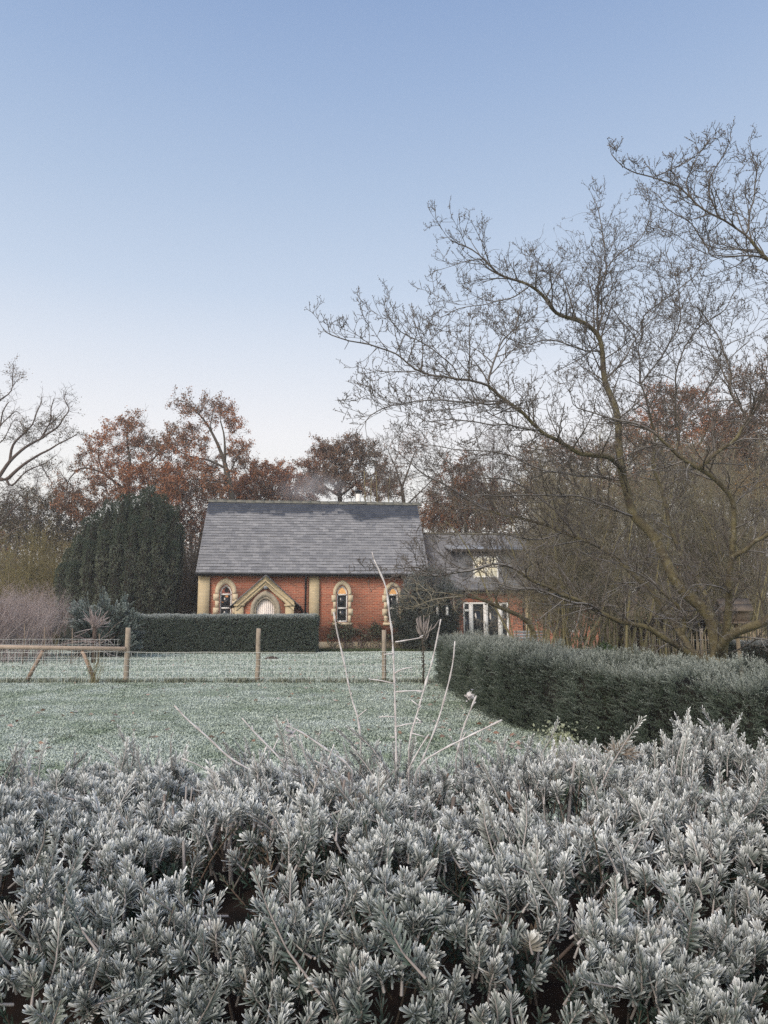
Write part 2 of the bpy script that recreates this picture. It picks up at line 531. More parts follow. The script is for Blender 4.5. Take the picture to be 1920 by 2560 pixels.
M['shed'] = mat_noise('shed_boards', (.120, .090, .068), (.075, .058, .047), 5, .9, .3)
M['paling'] = mat_noise('chestnut_paling', (.30, .245, .165), (.19, .155, .11), 5, .9, .2)
M['soil'] = mat_noise('dark_soil', (.055, .042, .033), (.09, .07, .055), 12, .95, .5)


def mat_ground():
    m, n, l, b = newmat('frosted_lawn')
    t = n.new('ShaderNodeTexCoord')
    f1 = noise(n, l, 1.1, 6, t.outputs['Object'])
    f2 = noise(n, l, 22, 5, t.outputs['Object'], .7)
    g = mixrgb(n, l, ramp(n, l, f2, [(.3, 0.), (.7, 1.)]), (.17, .215, .155), (.26, .315, .24))
    c = mixrgb(n, l, ramp(n, l, f1, [(.3, .35), (.7, .75)]), g, (.38, .44, .39))
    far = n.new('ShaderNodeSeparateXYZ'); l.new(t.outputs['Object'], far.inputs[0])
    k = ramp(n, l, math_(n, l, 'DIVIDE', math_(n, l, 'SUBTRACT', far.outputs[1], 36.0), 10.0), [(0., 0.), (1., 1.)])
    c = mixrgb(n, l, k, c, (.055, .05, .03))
    l.new(c, b.inputs['Base Color']); b.inputs['Roughness'].default_value = .95
    bump(n, l, b, f2, .6, .03)
    return m


M['ground'] = mat_ground()

# ------------------------------------------------------------------ ground
g = MB()
xs = np.concatenate([[-700, -200, -80], np.linspace(-40, 40, 81), [80, 200, 700]])
ys = np.concatenate([[-300, -60], np.linspace(-10, 60, 106), [100, 250, 1200]])
X, Y = np.meshgrid(xs, ys)
pts = np.stack([X.ravel(), Y.ravel(), np.zeros(X.size)], 1)
pts[:, 2] = (vnoise(pts, .35, 3) - .5) * .05 + (vnoise(pts, 1.3, 4) - .5) * .02
nx = len(xs)
ii, jj = np.meshgrid(np.arange(nx - 1), np.arange(len(ys) - 1))
a = (jj * nx + ii).ravel()
g.add(pts, np.stack([a, a + 1, a + 1 + nx, a + nx], 1))
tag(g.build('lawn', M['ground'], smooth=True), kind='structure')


def blades(mb, pts, length, width, lean, frost, rnd, up=1.0, seed=1):
    """pointed grass blades: three-point leaves bent over by lean"""
    r = np.random.default_rng(seed)
    n = len(pts)
    az = r.uniform(0, 2 * pi, n)
    d = np.stack([np.cos(az), np.sin(az), np.zeros(n)], 1)
    s = np.stack([-np.sin(az), np.cos(az), np.zeros(n)], 1)
    ln = (length * r.uniform(.55, 1.3, n))[:, None]
    le = (lean * r.uniform(.3, 1.5, n))[:, None]
    wd = (width * r.uniform(.7, 1.3, n))[:, None]
    mid = pts + d * ln * le * .35 + np.array([0, 0, 1]) * ln * up * .6
    tip = pts + d * ln * le + np.array([0, 0, 1]) * ln * up * (.95 - .35 * le)
    v = np.stack([pts - s * wd, pts + s * wd, mid + s * wd * .7, mid - s * wd * .7, tip], 1).reshape(-1, 3)
    b = np.arange(n) * 5
    fr = np.broadcast_to(np.asarray(frost)[..., None] if np.ndim(frost) else frost, (n, 1)) * np.array([[.72, .72, .95, .95, 1.06]])
    mb.add(v, np.stack([b, b + 1, b + 2, b + 3], 1), np.stack([b + 3, b + 2, b + 4], 1), frost=np.clip(fr, 0, 1).ravel(), rnd=np.repeat(rnd, 5))


# ------------------------------------------------------------------ needles and sprays
def shoots(mb, base, dirs, lens, K, nlen, nwid, detail=2, rank=None, frost=None, rnd=None, seed=2, stem=None, stem_r=.0012, mat=0, smat=1, spread=(62, 22), bend=.22, upbend=.1):
    """leafy shoots: a bent axis with K needles, either spiralled or in two ranks"""
    r = np.random.default_rng(seed)
    base = np.asarray(base, float); dirs = nrm(dirs)
    n = len(base)
    lens = np.broadcast_to(lens, (n,)).astype(float)
    rank = np.zeros(n, bool) if rank is None else rank
    frost = np.broadcast_to(.5 if frost is None else frost, (n,)).astype(float)
    rnd = r.random(n) if rnd is None else rnd
    bv = nrm(r.normal(size=(n, 3))) * bend + np.array([0, 0, upbend])
    bv = (bv - (bv * dirs).sum(1, keepdims=True) * dirs) * lens[:, None]

    def axis(t):
        return base[:, None] + dirs[:, None] * (lens[:, None] * t)[..., None] + bv[:, None] * (t ** 2)[..., None]
    t = (np.arange(K)[None] + r.random((n, K)) * .8) / K * .97 + .03
    A = axis(t)
    T = nrm(dirs[:, None] * lens[:, None, None] + 2 * bv[:, None] * t[..., None])
    ref = nrm(np.array([0, 0, 1.]) + r.normal(size=(n, 3)) * .5)
    Bn = nrm(np.cross(dirs, ref))
    Bn = nrm(np.cross(T, np.broadcast_to(np.cross(Bn, dirs)[:, None], T.shape)))
    Nn = np.cross(Bn, T)
    j = np.arange(K)[None]
    az_s = j * 2.39996 + r.uniform(0, 6.28, (n, 1)) + r.normal(size=(n, K)) * .3
    az_r = (j % 2) * pi + r.normal(size=(n, K)) * .28 + .30 * np.where(j % 2 == 0, 1, -1)
    az = np.where(rank[:, None], az_r, az_s)
    R = Bn * np.cos(az)[..., None] + Nn * np.sin(az)[..., None]
    al = np.radians(spread[0] + (spread[1] - spread[0]) * t ** 1.5 + r.normal(size=(n, K)) * 9)
    D = T * np.cos(al)[..., None] + R * np.sin(al)[..., None]
    Ln = nlen * (1 - .5 * t ** 3) * r.uniform(.75, 1.2, (n, K)) * np.where(t < .15, .75, 1)
    W1 = nrm(np.cross(T, R))
    W2 = nrm(T - (T * D).sum(-1, keepdims=True) * D)
    W = np.where(rank[:, None, None], W2 * .85 + W1 * .5, W1) + .35 * W2 * r.normal(size=(n, K, 1))
    W = nrm(W - (W * D).sum(-1, keepdims=True) * D)
    F = np.cross(W, D)
    Ln = Ln[..., None]
    m = n * K
    fr = np.broadcast_to(frost[:, None], (n, K)) * (.36 + .98 * t ** 1.5) * (1 + .22 * r.normal(size=(n, K))).clip(.35, 1.6)
    rn = np.broadcast_to(rnd[:, None], (n, K)).reshape(-1)
    if detail == 1:
        mid = A + D * Ln * .5
        tip = A + D * Ln + T * Ln * .12
        h = nwid / 2
        v = np.stack([A, mid - W * h, tip, mid + W * h], 2).reshape(-1, 3)
        b = np.arange(m) * 4
        f4 = np.stack([fr * .4, fr * .8, fr * 1.25, fr * .8], -1).reshape(-1)
        mb.add(v, np.stack([b, b + 1, b + 2, b + 3], 1), mat=mat, frost=np.clip(f4, 0, 1), rnd=np.repeat(rn, 4))
    else:
        sec = [(0., .55, 0.), (.5, 1., .03), (.88, .98, .1), (1.0, .55, .13)]
        rows, frs = [], []
        for s_, hw, cur in sec:
            c = A + D * Ln * s_ + T * Ln * cur - F * Ln * .10 * s_ * s_
            h = nwid / 2 * hw
            rows += [c - W * h, c - F * h * .55, c + W * h]
            edge = fr * (.20 + 1.12 * s_ ** 1.8)
            frs += [edge, edge * .45, edge]
        v = np.stack(rows, 2).reshape(-1, 3)
        f_ = np.clip(np.stack(frs, -1), 0, 1).reshape(-1)
        k = len(rows)
        b = (np.arange(m) * k)[:, None]
        qs = []
        for i in range(len(sec) - 1):
            for s_ in (0, 1):
                o = i * 3 + s_
                qs.append(np.concatenate([b + o, b + o + 1, b + o + 4, b + o + 3], 1))
        mb.add(v, np.concatenate(qs), mat=mat, frost=f_, rnd=np.repeat(rn, k))
    if stem is not None:
        ts = np.broadcast_to(np.array([-.3, .3, .7, 1.0]), (n, 4))
        stem.tubes(axis(ts), np.broadcast_to(np.array([1.6, 1.2, .9, .5]) * stem_r, (n, 4)), 4, mat=smat, frost=frost * .7, rnd=rnd)


# ------------------------------------------------------------------ trees
def smooth_line(pts, step):
    pts = np.asarray(pts, float)
    p = np.concatenate([[2 * pts[0] - pts[1]], pts, [2 * pts[-1] - pts[-2]]])
    out = [pts[0]]
    for i in range(1, len(p) - 2):
        a, b, c, d = p[i - 1:i + 3]
        k = max(1, int(round(np.linalg.norm(c[:3] - b[:3]) / step)))
        for j in range(1, k + 1):
            t = j / k
            out.append(.5 * ((2 * b) + (-a + c) * t + (2 * a - 5 * b + 4 * c - d) * t * t + (-a + 3 * b - 3 * c + d) * t ** 3))
    return np.array(out)


class Tree:
    def __init__(self, step):
        self.p, self.par, self.r0 = [], [], []
        self.step = step

    def limb(self, pts, r_a, r_b, join=True, wob=0.0, rg=None):
        """a traced limb (n,3): its first point is joined to the nearest node there is"""
        line = smooth_line(pts, self.step)
        if wob:
            line[1:] += (rg.normal(size=line[1:].shape) * wob)
        par = -1
        if self.p and join:
            d = np.linalg.norm(np.array(self.p) - line[0], axis=1)
            par = int(d.argmin())
        for i, q in enumerate(line):
            t = i / max(1, len(line) - 1)
            self.p.append(q); self.par.append(par); self.r0.append(r_a + (r_b - r_a) * t ** .8)
            par = len(self.p) - 1

    def grow(self, attr, kill, iters=80, jit=.25, up=.0, rg=None, maxn=20000, infl=1e9):
        A = np.asarray(attr, float)
        Pn = np.array(self.p)
        near = np.zeros(len(A), int); nd = np.full(len(A), 1e9)
        for s in range(0, len(Pn), 400):
            dd = np.linalg.norm(A[:, None] - Pn[None, s:s + 400], axis=2)
            k = dd.argmin(1); m = dd[np.arange(len(A)), k]
            b = m < nd
            near[b] = k[b] + s; nd[b] = m[b]
        cc = {}
        step = self.step
        for it in range(iters):
            keep = nd > kill
            A, near, nd = A[keep], near[keep], nd[keep]
            act = nd < infl
            if len(A) == 0 or act.sum() == 0 or len(self.p) > maxn:
                break
            Pn = np.array(self.p)
            ids = np.unique(near[act])
            dirs = nrm(A - Pn[near])
            acc = np.zeros((len(Pn), 3))
            np.add.at(acc, near[act], dirs[act])
            new = []
            for i in ids:
                if cc.get(i, 0) >= 3:
                    continue
                v = acc[i]
                nv = np.linalg.norm(v)
                if nv < 1e-6:
                    continue
                v = v / nv + rg.normal(size=3) * jit + np.array([0, 0, up])
                v /= np.linalg.norm(v)
                cc[i] = cc.get(i, 0) + 1
                self.p.append(Pn[i] + v * step); self.par.append(int(i)); self.r0.append(0.0)
                new.append(len(self.p) - 1)
            if not new:
                break
            Q = np.array([self.p[i] for i in new])
            dd = np.linalg.norm(A[:, None] - Q[None], axis=2)
            k = dd.argmin(1); m = dd[np.arange(len(A)), k]
            b = m < nd
            near[b] = np.array(new)[k[b]]; nd[b] = m[b]
            # attractors whose node is full go to waste slowly
            full = np.array([cc.get(int(i), 0) >= 3 for i in near])
            nd[full & (rg.random(len(nd)) < .3)] = 0

    def finish(self, tip, expo=2.3):
        P_ = np.array(self.p); par = np.array(self.par); r0 = np.array(self.r0)
        n = len(P_)
        s = np.zeros(n); ch = [[] for _ in range(n)]
        for i in range(n):
            if par[i] >= 0: ch[par[i]].append(i)
        order = list(range(n))
        # children are always added after their parent
        r = np.zeros(n)
        for i in reversed(order):
            v = s[i] if ch[i] else tip ** expo
            if not ch[i]: s[i] = v
            r[i] = max(s[i] ** (1 / expo), r0[i] if r0[i] > 0 else 0)
            if par[i] >= 0: s[par[i]] += s[i]
        for i in range(n):       # traced limbs keep their traced girth
            if r0[i] > 0: r[i] = r0[i]
            elif par[i] >= 0: r[i] = min(r[i], r[par[i]] * .85)
        self.P, self.R, self.ch, self.par_a = P_, r, ch, par
        return self

    def chains(self):
        out = []
        roots = [i for i in range(len(self.P)) if self.par_a[i] < 0]
        stack = [(i, None) for i in roots]
        while stack:
            i, frm = stack.pop()
            c = [] if frm is None else [frm]
            cur = i
            while True:
                c.append(cur)
                k = self.ch[cur]
                if not k: break
                k = sorted(k, key=lambda q: -self.R[q])
                for o in k[1:]: stack.append((o, cur))
                cur = k[0]
            out.append((c, frm is not None))
        return out

    def mesh(self, thick, thin, split, root):
        """limbs over split metres radius go into thick, the rest into thin"""
        for c, joined in self.chains():
            if len(c) < 2: continue
            pts = self.P[c]; rad = self.R[c].copy()
            if joined: rad[0] = min(rad[0], rad[1] * 1.15)
            if len(c) > 3:
                pts = pts.copy(); pts[1:-1] = pts[1:-1] * .5 + (pts[:-2] + pts[2:]) * .25
            big = rad > split
            k = int(big.sum()) if big[0] else 0
            if k >= 2:
                sd_ = 9 if rad[0] > split * 3 else 6
                thick.tubes((pts[:k + 1] - root)[None], rad[:k + 1][None], sd_)
                if k < len(c) - 1:
                    thin.tubes((pts[k:] - root)[None], rad[k:][None], 4)
            else:
                thin.tubes((pts - root)[None], rad[None], 4 if rad[0] > split * .35 else 3)

    def ends(self, rmax):
        m = self.R < rmax
        d = np.zeros_like(self.P)
        ok = self.par_a >= 0
        d[ok] = self.P[ok] - self.P[self.par_a[ok]]
        idx = np.where(m & ok)[0]
        return self.P[idx], nrm(d[idx])


def twiglets(mb, p, d, per, length, r0, rg, up=.25, spread=.8, mat=0, wig=.18, pts=4, sides=3):
    n = len(p) * per
    b = np.repeat(p, per, 0); dd = np.repeat(d, per, 0)
    v = nrm(dd * .8 + rg.normal(size=(n, 3)) * spread + np.array([0, 0, up]))
    ln = length * rg.uniform(.4, 1.25, n)
    out = [b]
    cur, cv = b, v
    for i in range(pts - 1):
        cv = nrm(cv + rg.normal(size=(n, 3)) * wig + np.array([0, 0, up * .25]))
        cur = cur + cv * (ln / (pts - 1))[:, None]
        out.append(cur)
    Q = np.stack(out, 1)
    rad = np.broadcast_to(np.linspace(1, .55, pts) * r0, (n, pts))
    mb.tubes(Q, rad, sides, mat=mat)
    return Q


def leaf_cards(mb, p, size, rg, mat=0, frost=None, rnd=None, flat=.0, asp=.6):
    """small pointed leaves, turned every way"""
    n = len(p)
    u = nrm(rg.normal(size=(n, 3)) * np.array([1, 1, 1 - flat]))
    v = nrm(np.cross(u, rg.normal(size=(n, 3))))
    s = (size * rg.uniform(.6, 1.35, n))[:, None]
    w_ = np.cross(u, v) * s * .12
    q = np.stack([p - u * s * .5, p - v * s * asp * .5 + w_, p + u * s * .5, p + v * s * asp * .5 + w_], 1).reshape(-1, 3)
    b = np.arange(n) * 4
    mb.add(q, np.stack([b, b + 1, b + 2, b + 3], 1), mat=mat, frost=None if frost is None else np.repeat(np.broadcast_to(frost, (n,)), 4), rnd=np.repeat(rg.random(n) if rnd is None else rnd, 4))


def blob_pts(blobs, d, n, rg, dz=1.0, hollow=.35):
    """points in ellipsoids given in photo pixels: (px, py, rx, ry[, depth offset])"""
    wt = np.array([b[2] * b[3] for b in blobs], float); wt /= wt.sum()
    ks = rg.choice(len(blobs), n, p=wt)
    u = nrm(rg.normal(size=(n, 3))) * (rg.random((n, 1)) ** hollow)
    out = np.empty((n, 3))
    for i, k in enumerate(ks):
        b = blobs[k]
        off = b[4] if len(b) > 4 else 0
        rr = (b[2] + b[3]) / 2 / FPX * d
        out[i] = P(b[0] + u[i, 0] * b[2], b[1] + u[i, 2] * b[3], d + off + u[i, 1] * rr * dz)
    return out

# ------------------------------------------------------------------ the chapel
YAW = radians(6.0)
O = P(494.5, 1540, 33.3); O[2] = 0
UX = np.array([cos(YAW), sin(YAW), 0]); UY = np.array([-sin(YAW), cos(YAW), 0])


def WL(px, py, yoff=0.0, org=None):
    """photo pixel -> (x, z) on the vertical plane local y = yoff of the building"""
    org = O if org is None else org
    r = P(px, py, 1.0) - EYE
    s = np.dot(org + UY * yoff - EYE, UY) / np.dot(r, UY)
    p = EYE + r * s
    return float(np.dot(p - org, UX)), float(p[2])


def C1(cx, cy, yoff=0.0):
    return WL(440 + cx / 2.5136, 1200 + cy / 2.5136, yoff)


def C2(cx, cy, yoff=0.0):
    return WL(960 + cx / 3.456, 1250 + cy / 3.456, yoff)


def arch(xc, hw, zb, zs, zt, n=9):
    """pointed arch outline from bottom left, over the top, to bottom right"""
    h = zt - zs
    c = (h * h - hw * hw) / (2 * hw)
    Rr = c + hw
    a1 = math.atan2(h, c)
    left = [(xc + c - Rr * cos(a1 * i / n), zs + Rr * sin(a1 * i / n)) for i in range(n + 1)]
    right = [(2 * xc - x, z) for x, z in reversed(left[:-1])]
    return [(xc - hw, zb)] + left + right + [(xc + hw, zb)]


def band(mb, out, inn, y0, y1, mat=0, closed=False):
    """the strip between two outlines of the same length, with thickness"""
    n = len(out)
    v = [(x, y0, z) for x, z in out] + [(x, y0, z) for x, z in inn] + [(x, y1, z) for x, z in out] + [(x, y1, z) for x, z in inn]
    q = []
    for i in range(n if closed else n - 1):
        j = (i + 1) % n
        q += [(i, j, n + j, n + i), (2 * n + i, 3 * n + i, 3 * n + j, 2 * n + j), (i, 2 * n + i, 2 * n + j, j), (n + i, n + j, 3 * n + j, 3 * n + i)]
    if not closed:
        q += [(0, n, 3 * n, 2 * n), (n - 1, 3 * n - 1, 4 * n - 1, 2 * n - 1)]
    mb.add(v, q, mat=mat)


chapel = thing('chapel', O, 'red brick chapel with pointed windows, gabled porch and long frosted slate roof', 'chapel', rotz=YAW)
LEN = C1(1572, 700)[0]
EZ = 3.44
HALF = 3.4
RZ = 7.05
wins = []
for (cl, cr, top, spr, fl, fr_, ft, fs) in ((240, 385, 618, 712, 275, 350, 655, 712), (982, 1108, 628, 722, 1010, 1078, 660, 720), (1300, 1420, 638, 730, 1334, 1396, 668, 722)):
    x0, _ = C1(fl, 720); x1, _ = C1(fr_, 720)
    zt = C1((fl + fr_) / 2, ft)[1]; zs = C1(fl, fs)[1]; zb = C1(1040, 893)[1]
    wins.append(((x0 + x1) / 2, (x1 - x0) / 2, zb, zs, zt, C1(cl, 700)[0], C1(cr, 700)[0], C1(900, top)[1]))
# walls: the front has real window openings
mb = MB()
holes = [arch(xc, hw, zb, zs, zt)[::-1] for xc, hw, zb, zs, zt, *_ in wins]
mb.prism([(0, .36), (LEN, .36), (LEN, EZ - .16), (0, EZ - .16)], 0, .28, holes=holes)
mb.box(0.002, LEN - .002, HALF * 2 - .3, HALF * 2, 0, EZ)
for xa in (0.0, LEN - .28):
    gp = [(.28, 0), (HALF * 2 - .3, 0), (HALF * 2 - .3, EZ - .2), (HALF, RZ - .25), (.28, EZ - .2)]
    v = [(xa, y, z) for y, z in gp] + [(xa + .28, y, z) for y, z in gp]
    n_ = len(gp)
    mb.add(v, [(i, (i + 1) % n_, (i + 1) % n_ + n_, i + n_) for i in range(n_)], [(0, 2, 1), (0, 3, 2), (0, 4, 3), (5, 6, 7), (5, 7, 8), (5, 8, 9)])
mb.build('wall', M['brick'], chapel)
mb = MB(); mb.box(-.03, LEN + .03, -.06, .22, 0, .36); mb.build('plinth', M['stone'], chapel)
mb = MB(); mb.box(-.05, LEN + .05, -.07, .25, EZ - .16, EZ - .04); mb.box(-.03, LEN + .03, -.035, .2, EZ - .225, EZ - .162); mb.build('string_course', M['stone'], chapel)
for a_, b_ in ((137, 212), (834, 900), (1511, 1574)):
    mb = MB(); xa, xb = C1(a_ + 3, 700)[0], C1(b_, 700)[0]
    mb.box(xa, xb, -.115, -.002, .362, EZ - .23); mb.build('pilaster', M['buff'], chapel)
# roof: slates laid in stepped courses
mb = MB()
NC = 27
ov = .28
ey, ez = -ov, EZ - ov * .35
for side in (0, 1):
    for i in range(NC):
        t0, t1 = i / NC, (i + 1) / NC
        ya, za = ey + (HALF - ey) * t0, ez + (RZ - ez) * t0
        yb, zb_ = ey + (HALF - ey) * t1, ez + (RZ - ez) * t1
        lip = .027
        if side: ya, yb = 2 * HALF - ya, 2 * HALF - yb
        xs_ = np.linspace(-.12, LEN + .12, 36)
        jw = rng.normal(size=36) * .006
        v = [(x, ya, za + lip + j) for x, j in zip(xs_, jw)] + [(x, yb, zb_ + .004 + j * .5) for x, j in zip(xs_, jw)] + [(x, ya, za - .03) for x in xs_]
        q = []
        for k in range(35):
            q += [(k, k + 1, 36 + k + 1, 36 + k)] if not side else [(k + 1, k, 36 + k, 36 + k + 1)]
        mb.add(v, q)
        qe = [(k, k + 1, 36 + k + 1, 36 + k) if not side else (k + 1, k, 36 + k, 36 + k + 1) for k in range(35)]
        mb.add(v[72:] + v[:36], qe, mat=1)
    # underside
for xa in (-.12, LEN + .06):
    for s_ in (-1, 1):
        y_e = HALF + s_ * (HALF + ov)
        mb.add([(xa, y_e, ez - .06), (xa + .06, y_e, ez - .06), (xa + .06, HALF, RZ - .05), (xa, HALF, RZ - .05), (xa, y_e, ez + .015), (xa + .06, y_e, ez + .015), (xa + .06, HALF, RZ + .0), (xa, HALF, RZ + .0)],
               [(0, 1, 2, 3), (4, 7, 6, 5), (0, 4, 5, 1), (0, 3, 7, 4), (1, 5, 6, 2)])
roof = mb.build('roof', [M['slate'], M['slate_edge_shadow']], chapel)
mb = MB()
k_ = 0
x = -.14
while x < LEN + .1:
    l_ = .45
    j = rng.normal() * .008
    mb.add([(x, HALF - .13, RZ - .075 + j), (x + l_, HALF - .13, RZ - .075 + j), (x + l_, HALF, RZ + .075 + j), (x, HALF, RZ + .075 + j), (x, HALF + .13, RZ - .075 + j), (x + l_, HALF + .13, RZ - .075 + j)],
           [(0, 1, 2, 3), (3, 2, 5, 4)], [(0, 3, 4), (1, 5, 2)])
    x += l_ + .006
mb.build('ridge_tiles', M['ridge'], roof)
# flue on the far slope just behind the ridge
fx = WL(895, 1262, HALF + .5)[0]
mb = MB(); mb.tube([(fx, HALF + .35, RZ - .45), (fx, HALF + .35, RZ + .52)], [.13, .13], 14); fl = mb.build('flue', M['white'], chapel)
mb = MB()
mb.tube([(fx, HALF + .35, RZ + .521), (fx, HALF + .35, RZ + .62)], [.14, .14], 14)
mb.tube([(fx, HALF + .35, RZ + .64), (fx, HALF + .35, RZ + .66), (fx, HALF + .35, RZ + .74)], [.19, .18, .03], 14)
mb.build('flue_cap', M['black'], fl)
# gutter, fascia, downpipes
mb = MB(); mb.box(-.1, LEN + .1, -.12, -.072, EZ - .158, EZ - .03); mb.build('fascia', M['timber_dark'], chapel)
mb = MB()
gp = [(-ov - .10 + .075 * (1 - cos(a_)), EZ - .17 + .0 - .06 * sin(a_)) for a_ in np.linspace(0, pi, 7)]
v = [(xx, y, z) for xx in (-.12, LEN + .12) for y, z in gp] + [(xx, y, z + .02) for xx in (-.12, LEN + .12) for y, z in gp]
mb.add(v, [(i, i + 1, 7 + i + 1, 7 + i) for i in range(6)] + [(14 + i, 21 + i, 21 + i + 1, 14 + i + 1) for i in range(6)])
mb.build('gutter', M['black'], chapel)
for cx in (815, 1491):
    xx = C1(cx, 700)[0]
    mb = MB(); mb.tube([(xx, -.30, EZ - .2), (xx, -.28, EZ - .3), (xx, -.17, EZ - .42), (xx, -.16, EZ - .6), (xx, -.16, .1)], .045, 8)
    for z in (.5, 1.6, 2.7): mb.box(xx - .07, xx + .07, -.2, -.118 if False else -.125, z, z + .05)
    mb.build('downpipe', M['black'], chapel, smooth=False)
xx, zz = C1(283, 583)
mb = MB(); mb.box(xx - .05, xx + .05, -.2, -.122, EZ - .15, EZ - .06); mb.tube([(xx, -.24, EZ - .11), (xx, -.2, EZ - .105)], [.03, .04], 10); mb.build('security_sensor', M['white'], chapel)
xx, zz = C1(1440, 622)
mb = MB(); mb.box(xx - .12, xx + .12, -.18, -.04, zz - .05, zz + .07); mb.bar((xx, -.04, zz), (xx, .0, zz), .04, .04); mb.build('floodlight', M['stone_grey'], chapel)

for wi, (xc, hw, zb, zs, zt, xl, xr, ztop) in enumerate(wins):
    wl = M['glass_amber'] if wi else M['glass_stain']
    mb = MB()
    ow = (xr - xl) / 2
    xm = (xl + xr) / 2
    band(mb, arch(xm, ow - .04, zs - .02, zs + .1, ztop), arch(xc, hw + .03, zs - .02, zs, zt + .03), -.018, -.003)
    qx = (.10, .0)
    z = zs - .022
    k = 0
    while z > zb + .1:                                   # long and short quoin stones down the jambs
        h = .30
        z2 = max(z - h, zb - .02)
        o_ = .07 if k % 2 == 0 else -.01
        mb.box(xm - ow - o_ + .04, xc - hw - .03, -.014, -.003, z2 + .001, z)
        mb.box(xc + hw + .03, xm + ow + o_ - .04, -.014, -.003, z2 + .001, z)
        z = z2; k += 1
    mb.box(xm - ow, xm + ow, -.075, -.003, zb - .14, zb - .022)
    mb.build('window_surround', M['stone'], chapel)
    root = MB()
    out = arch(xc, hw + .028, zb - .02, zs, zt + .04); inn = arch(xc, hw - .055, zb + .07, zs, zt - .10)
    band(root, out, inn, .10, .17)
    root.box(xc - hw, xc + hw, .085, .165, zb - .019, zb + .069)
    zt1 = C1(310, 714)[1] - .03; zt2 = C1(310, 802)[1] - .02
    for z in (zt1, zt2): root.box(xc - hw + .02, xc + hw - .02, .09, .16, z - .035, z + .035)
    win = root.build('window', M['white'], chapel)
    top = [(x_, z_) for x_, z_ in arch(xc, hw - .04, zt1 + .02, max(zs, zt1 + .05), zt - .085)]
    mb = MB(); mb.prism(top, .13, .15); mb.build('stained_pane', wl, win)
    mb = MB(); mb.box(xc - hw + .04, xc + hw - .04, .13, .15, zt2 + .02, zt1 - .02); mb.build('pane', M['glass_warm_glow'] if wi == 0 else M['glass'], win)
    mb = MB(); mb.box(xc - hw + .04, xc + hw - .04, .13, .15, zb + .06, zt2 - .02); mb.build('pane', M['glass'], win)

# porch
PY = -1.5
ax_, az_ = C1(566, 600, PY - .1)
exl, ezl = C1(372, 768, PY - .1); exr, ezr = C1(748, 772, PY - .1)
ezm = (ezl + ezr) / 2
pl0, pl1 = C1(373, 800, PY)[0], C1(425, 800, PY)[0]
pr0, pr1 = C1(690, 800, PY)[0], C1(741, 800, PY)[0]
dxc = (C1(495, 830, PY)[0] + C1(627, 830, PY)[0]) / 2; dhw = (C1(627, 830, PY)[0] - C1(495, 830, PY)[0]) / 2
dzt = C1(562, 735, PY)[1]; dzs = C1(495, 822, PY)[1]
porch = MB()
gin = .10
slope = (az_ - ezm) / (ax_ - exl)
porch.prism([(pl0, 0), (pr1, 0), (pr1, ezm + .02), (ax_, az_ - .12), (pl0, ezm + .02)], PY, PY + .25, holes=[arch(dxc, dhw, .02, dzs, dzt)[::-1]])
porch.box(pl0, pl0 + .22, PY + .251, -.032, 0, ezm)
porch.box(pr1 - .22, pr1, PY + .251, -.032, 0, ezm)
porch = porch.build('porch', M['brick'], chapel)
for xa, xb in ((pl0, pl1), (pr0, pr1)):
    mb = MB()
    mb.box(xa - .02, xb, PY - .09, PY - .003, 0, C1(400, 785, PY)[1] - .06)
    mb.box(xa - .06, xb + .05, PY - .13, PY - .003, C1(400, 785, PY)[1] - .058, C1(400, 785, PY)[1] + .03)
    mb.box(xa - .03, xb + .02, PY - .10, PY - .003, C1(400, 785, PY)[1] + .032, ezm + .12)
    mb.build('porch_pilaster', M['buff'], porch)
mb = MB()
cw = .27
dz = cw / cos(math.atan(slope))
for s_, ex in ((-1, exl), (1, exr)):
    xe = ex + (.03 if s_ < 0 else -.03)
    ze = az_ - slope * abs(ax_ - xe)
    a_ = [(ax_, az_), (xe, ze), (xe, ze - dz * .55), (xe - s_ * .02, ze - dz), (ax_, az_ - dz)]
    if s_ > 0: a_ = a_[::-1]
    a_ = a_[::-1]
    mb.prism(a_, PY - .12, PY - .004)
    for off, th, pr in ((dz * .52, .05, .16), (dz * 1.0, .07, .09)):       # mouldings along the rake
        zz0 = az_ - off
        poly = [(ax_, zz0), (ax_ + s_ * abs(ax_ - xe) * .97, zz0 - slope * abs(ax_ - xe) * .97), (ax_ + s_ * abs(ax_ - xe) * .97, zz0 - slope * abs(ax_ - xe) * .97 - th), (ax_, zz0 - th)]
        mb.prism(poly if s_ < 0 else poly[::-1], PY - pr, PY - .006 - (0 if off > dz * .9 else .12))
mb.build('porch_coping', M['buff'], porch)
mb = MB()
for s_ in (-1, 1):
    nc = 9
    for i in range(nc):
        t0, t1 = i / nc, (i + 1) / nc
        w_ = abs(ax_ - exl) + .16
        xa, xb = ax_ + s_ * w_ * (1 - t0), ax_ + s_ * w_ * (1 - t1)
        za, zb_ = az_ + .03 - slope * w_ * (1 - t0), az_ + .03 - slope * w_ * (1 - t1)
        v = [(xa, PY - .16, za + .025), (xa, -.036, za + .025), (xb, -.036, zb_ + .006), (xb, PY - .16, zb_ + .006), (xa, PY - .16, za - .03), (xa, -.036, za - .03), (xb, PY - .16, zb_ - .04), (xb, -.036, zb_ - .04)]
        mb.add(v, [(0, 1, 2, 3), (4, 5, 1, 0), (4, 0, 3, 6), (4, 6, 7, 5)])
mb.build('porch_roof', M['slate2'], porch)
for s_ in (-1, 1):
    mb = MB()
    xg = ax_ + s_ * (abs(ax_ - exl) + .20)
    zg = az_ + .0 - slope * (abs(ax_ - exl) + .16)
    mb.tube([(xg, PY - .2, zg - .03), (xg, -.1, zg - .03)], .05, 8)
    mb.build('porch_gutter', M['black'], porch)
mb = MB()
